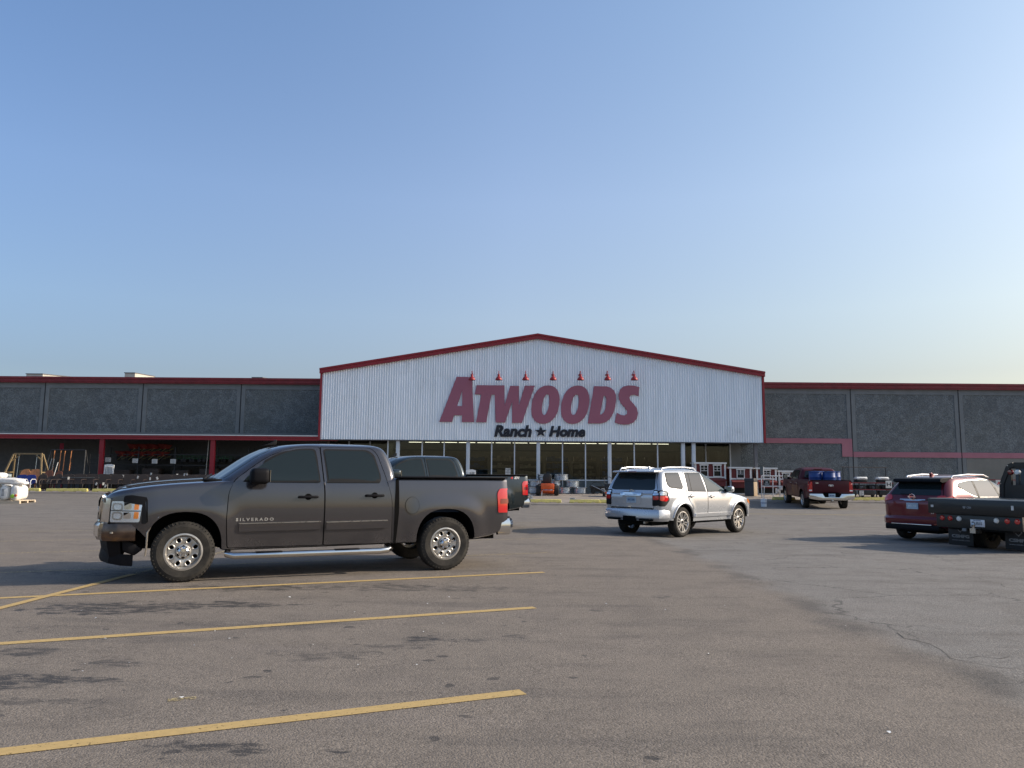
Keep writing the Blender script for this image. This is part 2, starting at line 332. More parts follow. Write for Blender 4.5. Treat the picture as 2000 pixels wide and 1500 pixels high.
# raised walkway in front of the shop, with its kerb face
b = BM(); X = [x*1.0 for x in range(-50, 51)]; rows = []
for x in X:
    yk = lin(YK, x); zt = ztop(x)
    col = [(x, yk, lot(x, yk-.1)-.15), (x, yk, zt-.02), (x, yk+.02, zt)]+[(x, yk+(48.0-yk)*k/8, slab(x, yk+(48.0-yk)*k/8)) for k in range(1, 9)]
    rows.append([b.verts.new(p) for p in col])
for a, c in zip(rows, rows[1:]):
    for k in range(len(a)-1): b.faces.new((a[k], c[k], c[k+1], a[k+1]))
tag(link('walkway', b, 'walk', angle=50), kind='structure')
# painted stall lines
def strip(name, p, q, wd, m, n=24, kind='structure', dz=.004):
    p, q = Vector(p[:2]), Vector(q[:2]); d = (q-p).normalized(); nn = Vector((-d.y, d.x)); b = BM(); L = []
    for i in range(n+1):
        c = p+(q-p)*i/n; L.append([b.verts.new((*(c+nn*s*wd/2), lot(c.x, c.y)+dz)) for s in (-1, 1)])
    for a, c in zip(L, L[1:]): b.faces.new((a[0], c[0], c[1], a[1]))
    return tag(link(name, b, m), kind=kind)
D = Vector((.917, .399)).normalized()
for e, w_, m_ in (((.09, 5.38), .125, 'line_yellow'), ((.27, 8.71), .12, 'line_yellow'), ((.50, 11.83), .12, 'line_yellow'), ((.72, 14.8), .10, 'line_faded'), ((.92, 18.2), .10, 'line_faded'), ((1.05, 21.2), .10, 'line_faded'), ((1.2, 24.3), .10, 'line_faded')):
    e = Vector(e); strip('parking_line', e-D*(6 if e.y < 6 else 18), e, w_, m_, 30)
strip('parking_line', (-5.46, 5.5), (-5.38, 11.2), .11, 'line_yellow', 20, dz=.008); strip('parking_line', (-5.38, 11.2), (-5.0, 26), .11, 'line_faded', 20, dz=.008)
strip('parking_line', (-2.19, 5.13), (-2.03, 5.19), .07, 'line_faded', 4)
for px in (1465, 1620, 1780): pass
strip('fire_lane_line', (7.6, 31.3), (19.5, 31.0), .5, 'line_faded', 12); strip('parking_line', (17.2, 37.5), (22.0, 29), .1, 'line_faded', 12); strip('parking_line', (13.6, 29.5), (9, 38), .1, 'line_faded', 12)
# open cracks in the asphalt
def crack(pts, wd=.02):
    P = [gnd(*p) for p in pts]; b = BM(); prev = None
    for a, c in zip(P, P[1:]):
        n = max(2, int((c-a).length/.12)); d = (c-a).normalized(); nn = Vector((-d.y, d.x, 0))
        for i in range(n):
            q = a.lerp(c, i/n)+nn*random.uniform(-.05, .05); ww = wd*random.uniform(.3, 1.1)
            z = lot(q.x, q.y)+.003; row = [b.verts.new((q.x+nn.x*s*ww/2, q.y+nn.y*s*ww/2, z)) for s in (-1, 1)]
            if prev: b.faces.new((prev[0], row[0], row[1], prev[1]))
            prev = row
    tag(link('pavement_crack', b, 'crack'), kind='structure')
for c_ in ([(1778, 1092), (1815, 1103), (1852, 1117), (1900, 1127), (1950, 1140), (2010, 1160)], [(1745, 1236), (1790, 1252), (1850, 1270), (1862, 1285), (1950, 1303), (2010, 1306)], [(1575, 1092), (1640, 1082), (1700, 1080), (1790, 1078)], [(1420, 1062), (1448, 1071)], [(1462, 1142), (1520, 1150), (1700, 1157), (1935, 1160)], [(1545, 1172), (1600, 1180), (1632, 1186)], [(1855, 1283), (2010, 1286)]):
    crack(c_, .010)
# tiny litter scattered over the bays
b = BM()
for i in range(46):
    x = random.uniform(-4.5, .6); y = random.uniform(4.6, 9.5)
    if i > 34: x = random.uniform(1, 4)
    s = random.uniform(.004, .014); a = random.uniform(0, 3); v = [b.verts.new((x+s*math.cos(a+t)*random.uniform(.5, 1.5), y+s*math.sin(a+t), .004+random.uniform(0, .008))) for t in (0, 1.6, 3.1, 4.7)]
    b.faces.new(v)
tag(link('litter_specks', b, 'white_metal'), kind='stuff', label='tiny white paper and gravel specks scattered on the asphalt bays')

# ------------------------------------------------------------------ store building
G = empty('store_building', (1.5, 46.5, .46), 0, 'long grey exposed aggregate store with white corrugated gable front and red trim', 'building')
G.location = (0, 0, 0)
def part(name, b, m, parent=G, **k): return link(name, b, m, parent, **k)
part('left_wing_wall', box(BM(), -60, -10.9, 48.0, 48.4, -.3, 7.0), 'aggregate', smooth_=False)
part('right_wing_wall', box(BM(), 13.6, 60, 48.0, 48.4, -.3, 7.0), 'aggregate', smooth_=False)
b = BM(); box(b, -60, 60, 48.4, 110, 6.55, 6.8); box(b, -60, -59.6, 48.4, 110, -.3, 6.55); box(b, 59.6, 60, 48.4, 110, -.3, 6.55); part('roof', b, 'hvac_dark', smooth_=False)
for nm, x0, x1 in (('left_roof_fascia', -60, -10.95), ('right_roof_fascia', 14.75, 60)):
    b = BM(); box(b, x0, x1, 47.80, 48.55, 6.98, 7.36); box(b, x0, x1, 47.74, 47.80, 7.24, 7.36); box(b, x0, x1, 47.76, 47.80, 7.06, 7.10); part(nm, b, 'trim_red_old', smooth_=False)
# precast panel borders and joints
def borders(joints, z0, z1, xa, xb):
    b = BM(); box(b, xa, xb, 47.965, 48.0, z1-.32, z1)
    if z0 > 1: box(b, xa, xb, 47.965, 48.0, z0, z0+.2)
    for x in joints:
        zz0 = z0+.2 if z0 > 1 else z0
        box(b, x-.27, x-.03, 47.968, 48.0, zz0, z1-.32); box(b, x+.03, x+.27, 47.968, 48.0, zz0, z1-.32); j = BM(); box(j, x-.03, x+.03, 47.958, 47.964, zz0, z1); part('panel_joint', j, 'joint', smooth_=False)
    part('panel_border', b, 'panel_border', smooth_=False)
LJ = [-29.27-6.14*2, -29.27-6.14, -29.27, -23.13, -16.98]; borders(LJ, 3.72, 6.98, -60, -11.0)
RJ = [21.23, 27.99, 34.75]; borders(RJ, -.2, 6.98, 14.6, 60)
b = BM(); prism(b, [(14.4, 3.87), (21.20, 3.87), (21.20, 2.75), (20.56, 2.75), (20.56, 3.56), (14.4, 3.56)], 47.945, 47.955)
box(b, 21.26, 27.96, 47.945, 47.955, 2.73, 3.06); box(b, 28.02, 60, 47.945, 47.955, 2.73, 3.06); part('wall_stripe', b, 'stripe', smooth_=False)
part('plain_wall_panel', box(BM(), 28.27, 60, 47.97, 48.0, -.2, 2.72), 'plain_wall', smooth_=False)
# gable: corrugated cladding
GX0, GX1, AX = -11.2, 14.75, 1.5
def roofz(x): return 7.55+(9.70-7.55)*(1-abs(x-AX)/((AX-GX0) if x < AX else (GX1-AX)))
b = BM(); x = GX0+.02; prev = None; per = .144; k = 0
prof = []
while x < GX1-.02:
    for dx, dy in ((0, 0), (.050, 0), (.084, -.045), (.098, -.045)):
        if x+dx < GX1-.02: prof.append((x+dx, dy))
    x += per
for px_, dy in prof:
    col = [b.verts.new((px_, 45.0+dy, z)) for z in (3.45, 3.95, roofz(px_)-.02)]
    if prev: b.faces.new((prev[0], col[0], col[1], prev[1])); b.faces.new((prev[1], col[1], col[2], prev[2]))
    prev = col
part('gable_cladding', b, 'clad', smooth_=False)
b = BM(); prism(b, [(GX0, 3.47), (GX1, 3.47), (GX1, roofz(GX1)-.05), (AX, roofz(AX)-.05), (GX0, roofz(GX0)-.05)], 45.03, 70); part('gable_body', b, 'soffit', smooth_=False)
for s, (xa, xb) in enumerate(((GX0-.12, AX), (AX, GX1+.12))):
    b = BM(); za, zb = roofz(xa), roofz(xb)
    prism(b, [(xa, za-.22), (xb, zb-.22), (xb, zb+.06), (xa, za+.06)], 44.80, 45.35); prism(b, [(xa, za-.02), (xb, zb-.02), (xb, zb+.08), (xa, za+.08)], 44.74, 44.80); part('gable_rake_trim', b, 'trim_red', smooth_=False)
b = BM(); box(b, GX0-.10, GX0+.02, 44.93, 45.12, 3.42, roofz(GX0)-.15); part('gable_corner_trim', b, 'trim_red', smooth_=False)
b = BM(); box(b, GX1-.02, GX1+.10, 44.93, 45.12, 3.42, roofz(GX1)-.15); part('gable_corner_trim', b, 'trim_red', smooth_=False)
part('gable_base_flashing', box(BM(), GX0+.02, GX1-.02, 44.95, 45.05, 3.405, 3.45), 'hvac_dark', smooth_=False)
# storefront
YS = 45.3; wide = [-6.65, -2.54, 1.57, 5.74, 10.04, 10.66]; thin = [-7.25, -5.24, -3.95, -1.16, .18, 2.99, 4.34, 7.20, 8.57]
for x in wide: part('storefront_column', bevel(box(BM(), x-.105, x+.105, 45.08, 45.30, .3, 3.45), .012), 'white_frame')
for x in thin: part('mullion', box(BM(), x-.035, x+.035, 45.22, 45.32, .3, 3.42), 'white_frame')
allx = sorted(wide+thin)
for a, c in zip(allx, allx[1:]):
    ra = .105 if a in wide else .035; rc = .105 if c in wide else .035
    if c-a < .7 and a > 9: continue
    o = part('window_pane', box(BM(), a+ra, c-rc, 45.29, 45.30, 1.22, 3.42), 'store_glass', smooth_=False)
    link('window_sill', box(BM(), a+ra, c-rc, 45.24, 45.31, 1.16, 1.22), 'white_frame', o, smooth_=False)
    part('knee_wall', box(BM(), a+ra, c-rc, 45.28, 45.34, .3, 1.16), 'knee', smooth_=False)
# recessed returns at either side
for s, xa, xb, xs_ in ((-1, -11.2, -7.28, [-10.0, -8.7]), (1, 10.75, 13.6, [11.95, 13.45])):
    part('window_pane', box(BM(), xa, xb, 47.5, 47.52, .9, 3.42), 'store_glass', smooth_=False); part('knee_wall', box(BM(), xa, xb, 47.48, 47.56, .2, .9), 'knee', smooth_=False)
    for x in xs_: part('mullion', box(BM(), x-.04, x+.04, 47.42, 47.5, .3, 3.45), 'white_frame')
part('return_wall', box(BM(), 13.5, 14.1, 47.46, 47.9, .2, 3.46), 'panel_border', smooth_=False)
part('gable_post', box(BM(), 14.22, 14.40, 45.15, 45.33, .3, 3.46), 'hvac_dark', smooth_=False)
# interior seen through the glass
b = BM(); box(b, -11.2, 13.5, 66, 66.2, .3, 3.5); box(b, -11.4, -11.2, 47.6, 66, .3, 3.5); box(b, 13.5, 13.7, 48.5, 66, .3, 3.5); part('interior_wall', b, 'dark_in', smooth_=False)
part('interior_floor', box(BM(), -11.2, 13.5, 45.4, 66, .38, .46), 'dark_in', smooth_=False)
x = -6.2
while x < 9.4:
    L = random.uniform(.85, 1.0); part('tube_and_fill_light', tube(BM(), [(x, 46.6, 3.385), (x+L, 46.6, 3.385)], .014, 6), 'tube'); x += L+.12
part('fill_light_screen', box(BM(), -11.2, 13.5, 49.3, 49.6, 3.06, 3.47), 'dark_in', smooth_=False)  # bulkhead added only to hide the fill tubes behind it
for y_, z_ in ((50.6, 3.34), (53.5, 3.40), (57.5, 3.43)): part('tube_and_fill_light', tube(BM(), [(-6.5, y_, z_), (9.5, y_, z_)], .025, 6), 'tube_fill')  # added fill rows, out of view, brightening the shop interior
mat('merch_dim', (.10, .085, .06), .8, var=.5, scale=2); mat('merch_blue', (.05, .07, .13), .7, var=.5, scale=3); mat('card', (.28, .22, .15), .8, var=.2); mat('red_plastic', (.45, .03, .03), .45); mat('paper', (.62, .60, .56), .7, scale=20)
for i in range(9):
    x = -5.8+i*1.75; z = random.choice((1.5, 1.8, 2.1)); S = empty('display_shelf', (x, 48.6+random.random()*1.5, .46), 0, None, 'shelf')
    b = BM(); [box(b, -.75, .75, -.25, .25, k*.45+.05, k*.45+.09) for k in range(int(z/.45)+1)]; [box(b, sx-.02, sx+.02, -.25, .25, 0, z) for sx in (-.75, .75)]; box(b, -.73, .73, .2, .22, 0, z); link('rack', b, 'merch_dim', S, smooth_=False)
    b = BM()
    for k in range(int(z/.45)+1):
        u = -.68
        while u < .55:
            wv = random.uniform(.12, .35); box(b, u, u+wv-.02, -.22, .15, k*.45+.09, k*.45+.09+random.uniform(.14, .34)); u += wv
    link('stock', b, random.choice(['merch_dim', 'merch_blue', 'card', 'merch_blue', 'merch_dim']), S, smooth_=False)
    tag(S, 'dim stocked display shelf inside the store, %s of nine from the left window' % ['first', 'second', 'third', 'fourth', 'fifth', 'sixth', 'seventh', 'eighth', 'ninth'][i], 'shelf', 'shelves behind the storefront glass')
# notices in the windows
for px_, py, w_, h_, lab in ((992, 921, .30, .40, 'white notice taped low inside the window left of the black star'), (1121, 886, .0, .0, None)):
    if not lab: continue
    p = at(px_, py, 45.2); N_ = empty('window_notice', (p.x, 45.26, p.z), 0, lab, 'notice'); link('sheet', box(BM(), -w_/2, w_/2, 0, .008, -h_/2, h_/2), 'paper', N_, smooth_=False)
    text_obj('notice_text', 'CLOSED\nTO\nPUBLIC\n6', .085, 'letter_black', N_, (0, -.004, 0), (R(90), 0, 0), ext=.002)
# sign lettering, traced on the gable plane; coordinates are photo measurements of each letter outline
def T8(pts, Y=44.93): return [at(820+x/4.1667, 640+y/4.1667, Y) for x, y in pts]
def letter(outer, holes=(), m='letter_red', name='sign_letter', Y0=44.90, Y1=44.955):
    cu = bpy.data.curves.new('l', 'CURVE'); cu.dimensions = '2D'; cu.fill_mode = 'BOTH'; cu.extrude = (Y1-Y0)/2
    for ring in [outer]+list(holes):
        P = T8(ring); s = cu.splines.new('POLY'); s.points.add(len(P)-1); s.use_cyclic_u = True
        for i, p in enumerate(P): s.points[i].co = (p.x, p.z, 0, 1)
    o = bpy.data.objects.new('l', cu); COL.objects.link(o); bpy.context.view_layer.update()
    me = bpy.data.meshes.new_from_object(o.evaluated_get(bpy.context.evaluated_depsgraph_get())); bpy.data.objects.remove(o); me.materials.append(M[m])
    q = bpy.data.objects.new(name, me); COL.objects.link(q); q.parent = G; q.rotation_euler = (R(90), 0, 0); q.location = (0, (Y0+Y1)/2, 0); return q
def ell(cx, cy, rx, ry, sh, n=28, a0=0, a1=360, p=2.0):
    out = []
    for i in range(n+(0 if a1-a0 == 360 else 1)):
        a = R(a0+(a1-a0)*i/n); c, s = math.cos(a), math.sin(a)
        x = rx*math.copysign(abs(c)**(2/p), c); y = ry*math.copysign(abs(s)**(2/p), s); out.append((cx+x-sh*y, cy+y))
    return out
letter([(300, 400), (424, 402), (441, 768), (340, 768), (344, 713), (277, 713), (264, 766), (158, 766)], [[(345, 510), (344, 638), (303, 638)]])
letter([(463, 468), (690, 470), (690, 630), (735, 474), (806, 474), (806, 632), (854, 472), (936, 472), (831, 774), (750, 774), (752, 600), (694, 772), (617, 771), (608, 545), (583, 545), (540, 770), (457, 769), (500, 545), (446, 542)], name='sign_letter')
letter(ell(1022, 626, 113, 156, .14, p=2.25), [ell(1024, 626, 27, 85, .16, p=2.1)])
letter(ell(1264, 627, 113, 156, .14, p=2.25), [ell(1262, 627, 29, 84, .16, p=2.1)])
letter([(1417, 476), (1520, 478)]+[(1553, 488), (1580, 512), (1596, 548), (1597, 590), (1590, 645), (1572, 700), (1548, 740), (1515, 768), (1470, 780), (1366, 779)], [[(1497, 552), (1510, 556), (1518, 575), (1517, 610), (1510, 655), (1496, 690), (1478, 706), (1466, 706)]])
letter([(1787, 484), (1778, 556), (1745, 545), (1715, 550), (1706, 568), (1712, 592), (1740, 622), (1765, 655), (1775, 695), (1766, 738), (1740, 770), (1700, 787), (1655, 789), (1615, 782), (1585, 770), (1603, 692), (1635, 710), (1665, 714), (1685, 702), (1687, 680), (1670, 652), (1640, 620), (1620, 585), (1616, 545), (1628, 505), (1655, 480), (1695, 470), (1745, 472)])
# tagline
def tagw(txt, x0, x1, y0, y1):
    a, c = at(820+x0/4.1667, 640+(y0+y1)/2/4.1667, 44.9), at(820+x1/4.1667, 640+(y0+y1)/2/4.1667, 44.9); h = (y1-y0)/4.1667*44.9/1502
    text_obj('sign_tagline', txt, 1, 'letter_black', G, ((a.x+c.x)/2, 44.93, (a.z+c.z)/2), (R(90), 0, 0), bold=.028, shear=.22, ext=.02, fit=(c.x-a.x-.07, h-.03), fat=.018)
tagw('Ranch', 602, 914, 792, 890); tagw('Home', 1050, 1350, 800, 890)
st = []
for i in range(10):
    a = R(-90+36*i); r_ = 52 if i % 2 == 0 else 21; st.append((985+r_*math.cos(a), 847+r_*.92*math.sin(a)))
letter(st, m='letter_black', name='sign_star')
# gooseneck lamps over the sign
lab7 = ['leftmost', 'second', 'third', 'middle', 'fifth', 'sixth', 'rightmost']
for i, px_ in enumerate((921.5, 974, 1026.5, 1080.5, 1134, 1187, 1239)):
    p = at(px_, 741, 44.35); L = link('sign_lamp', lathe(BM(), [(.20, -.02), (.205, 0), (.17, .10), (.10, .17), (.065, .20), (.065, .32), (.02, .34)], c=(0, 0, 0), n=20, cap=False), 'lamp_red', G, loc=(p.x, 44.38, p.z-.02))
    link('gooseneck', tube(BM(), [(0, 0, .3), (0, -.02, .42), (0, .06, .52), (0, .25, .55), (0, .45, .48), (0, .60, .36)], .018, 8), 'lamp_red', L)
    link('wall_mount', lathe(BM(), [(.06, .54), (.06, .60)], axis='y', c=(0, 0, .36), n=12), 'lamp_red', L)
# canopy over the left wing
b = BM(); box(b, -60, -10.2, 45.1, 45.25, 3.36, 3.60); box(b, -60, -10.2, 45.04, 45.1, 3.50, 3.60); part('canopy_fascia', b, 'trim_red', smooth_=False)
part('canopy_flashing', box(BM(), -60, -11.3, 45.0, 45.3, 3.61, 3.66), 'white_metal', smooth_=False)
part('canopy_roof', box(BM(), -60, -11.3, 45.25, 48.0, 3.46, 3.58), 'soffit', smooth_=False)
for px_ in (198, 415): p = at(px_, 900, 45.3); part('canopy_post', box(BM(), p.x-.13, p.x+.13, 45.2, 45.35, .4, 3.37), 'trim_red', smooth_=False)
p = at(401, 900, 45.4); part('downpipe', tube(BM(), [(p.x, 45.5, .4), (p.x+.1, 45.5, 3.4)], .02, 6), 'hvac')
part('rear_canopy_wall', box(BM(), -60, -11.2, 47.95, 48.0, -.2, 3.4), 'shaded_wall', smooth_=False)  # dark sheet over the aggregate wall, canopy shade put into its colour
# rooftop units
for (xa, xb, xc, zt_, zb_), lab in zip(((-33.1, -31.98, -30.7, 8.08, 6.85), (-26.4, -25.7, -25.2, 8.2, 6.85), (-17.7, -17.0, -16.4, 7.95, 6.85)), ('long pale rooftop air conditioner at the far left of the roof', 'small boxy pale rooftop unit with a dark vent, second from the left edge', 'low grey rooftop vent box near the white gable')):
    U = empty('rooftop_unit', ((xa+xc)/2, 52.5, 6.8), 0, lab, 'rooftop unit'); h = zt_-6.8; a0, a2 = xa-(xa+xc)/2, xc-(xa+xc)/2
    b = BM(); prism(b, [(a0, -.5), (xb-(xa+xc)/2, -.5), (a2, 1.3), (a2-.9 if a2-a0 > 1.3 else a0, 1.3)], 0, h-.05, axis='z'); link('housing', b, 'hvac', U, smooth_=False)
    b = BM(); prism(b, [(a0-.04, -.54), (xb-(xa+xc)/2+.02, -.54), (a2+.04, 1.34), (a2-.94 if a2-a0 > 1.3 else a0-.04, 1.34)], h-.05, h, axis='z'); link('lid', b, 'hvac_dark', U, smooth_=False)
# wheel stops: real concrete bumpers painted yellow
def wheel_stop(px_, Y, L, lab, rz=0):
    p = at(px_, 960, Y); z = slab(p.x, Y)
    b = BM(); box(b, -L/2, L/2, -.09, .09, .03, .16)
    for v in b.verts:
        if v.co.z > .1: v.co.y *= .62; v.co.x *= .975
    for s in (-.62, -.2, .2, .62): box(b, s*L*.7-.12, s*L*.7+.12, -.088, .088, 0, .031)
    bevel(b, .012, 1); o = link('wheel_stop', b, 'yellow_stop', None, loc=(p.x, Y, z)); o.rotation_euler.z = rz
    tag(o, lab, 'wheel stop', 'yellow concrete wheel stops along the walkway edge')
for px_, Y, L, lab in ((42, 40.4, 1.95, 'yellow concrete wheel stop in front of the blue shell chairs'), (131, 40.4, 2.15, 'full yellow wheel stop between the white bags and the grey pickup'), (218, 40.4, 2.0, 'yellow wheel stop half hidden by the grey pickup hood'), (1058, 38.35, 1.95, 'worn yellow wheel stop in front of the orange mower'), (1142, 38.35, 1.5, 'thin yellow wheel stop between the mower and silver suv'), (1188, 38.4, .9, 'yellow wheel stop partly hidden behind the silver suv'), (1530, 41.3, 1.2, 'yellow wheel stop under the nose of the maroon pickup'), (1702, 41.4, 2.1, 'yellow wheel stop in front of the red grill rack')):
    wheel_stop(px_, Y, L, lab)
# ------------------------------------------------------------------ vehicle materials
def paint(name, col, metal=.6, rough=.28, dirt=.35, dirtcol=(.16, .135, .11), coat=.9, top=.95):
    n = N(name); c = n.coord(); sp = n.add('SeparateXYZ'); n.link(c, sp.inputs[0])
    d = n.math('MULTIPLY', n.rng(sp.outputs[2], top, .35), n.rng(n.noise(c, 3.5, 6, .7), .25, .8)); d = n.math('MULTIPLY', d, dirt)
    d = n.math('MAXIMUM', d, n.math('MULTIPLY', n.rng(n.noise(c, 9, 5, .7), .55, .8), dirt*.25))
    n.base(n.mix(d, col, dirtcol)); n.set(Metallic=n.math('MULTIPLY', n.math('SUBTRACT', 1.0, d), float(metal)), Roughness=n.math('MULTIPLY_ADD', d, .5, rough), Coat_Weight=n.math('MULTIPLY_ADD', d, -1.2, coat), Coat_Roughness=n.math('MULTIPLY_ADD', d, .5, .045))
paint('paint_taupe', (.071, .067, .072), .65, .20, .25, (.12, .105, .095), coat=1.0)
paint('paint_slate', (.018, .028, .032), .5, .25, .10)
paint('paint_silver', (.46, .48, .51), .55, .27, .05, (.4, .37, .33))
paint('paint_red', (.125, .005, .012), .35, .3, .02, coat=.7)
paint('paint_maroon', (.060, .004, .011), 0, .45, .03, (.05, .035, .03), coat=.15); M['paint_maroon'].node_tree.nodes['Principled BSDF'].inputs['Specular IOR Level'].default_value = .25
paint('paint_black', (.006, .006, .0055), 0, .45, .12, (.06, .055, .035), coat=.25)
mat('black_plastic', (.006, .006, .008), .6, spec=.15); mat('trim_black', (.006, .006, .007), .6, spec=.25); mat('gap', (.004, .004, .004), .9, spec=.1)
mat('underbody', (.010, .010, .010), .9, spec=.2); mat('chrome', (.72, .71, .69), .12, 1, var=.03); mat('chrome_dull', (.50, .48, .45), .3, 1, var=.1); mat('bumper_rust', (.14, .10, .08), .22, .9, var=.4)
def tyre():
    n = N('tyre'); c = n.coord(); n.base(n.mix(n.rng(n.noise(c, 7, 5), .3, .8), (.018, .017, .016), (.05, .045, .038))); n.set(Roughness=.85, Specular_IOR_Level=.3); n.bump(n.noise(c, 60, 2), .003)
tyre(); mat('alloy', (.60, .59, .57), .28, .8, var=.08, scale=9); mat('alloy_dark', (.03, .03, .03), .5, .5)
mat('steel_rim', (.46, .44, .41), .38, .75, var=.15, scale=8)
def tint(name, col, rough=.0): n = N(name); n.base(col); n.set(Roughness=rough, Specular_IOR_Level=.42)
tint('tint_glass', (.012, .018, .019)); tint('tint_light', (.030, .045, .042)); tint('screen_glass', (.015, .024, .030))
def lens(name, col, rough=.08, em=0): n = N(name); n.base(col); n.set(Roughness=rough, Coat_Weight=1.0, Coat_Roughness=.02, Specular_IOR_Level=.7)
lens('lens_red', (.55, .012, .012)); lens('lens_red_dark', (.18, .004, .006)); lens('lens_clear', (.78, .84, .90), .22); M['lens_clear'].node_tree.nodes['Principled BSDF'].inputs['Metallic'].default_value = .75; lens('lens_amber', (.75, .22, .02)); lens('lens_white', (.75, .75, .72)); lens('plate_blue', (.30, .42, .52), .4); lens('plate_white', (.68, .68, .70), .4)
mat('letter_chrome', (.75, .74, .72), .25, .9); mat('letter_white', (.70, .70, .70), .5); mat('letter_grey', (.22, .22, .22), .6); mat('letter_blue', (.02, .07, .22), .5); mat('letter_rd', (.5, .02, .02), .5)
mat('barrel_blue', (.01, .045, .20), .38, var=.15); mat('floor_mat', (.03, .03, .03), .9)

def rpoly(pts, r=.03, n=4):                       # rounded polygon
    out = []; m = len(pts)
    for i in range(m):
        rr = r[i] if isinstance(r, (list, tuple)) else r
        p = Vector(pts[i]); a = Vector(pts[i-1])-p; c = Vector(pts[(i+1) % m])-p
        t = min(rr, a.length*.45, c.length*.45); 
        if t < 1e-4: out.append(tuple(p)); continue
        A = p+a.normalized()*t; C_ = p+c.normalized()*t
        for k in range(n+1):
            u = k/n; q = A*(1-u)**2+p*2*u*(1-u)+C_*u*u; out.append((q.x, q.y))
    return out

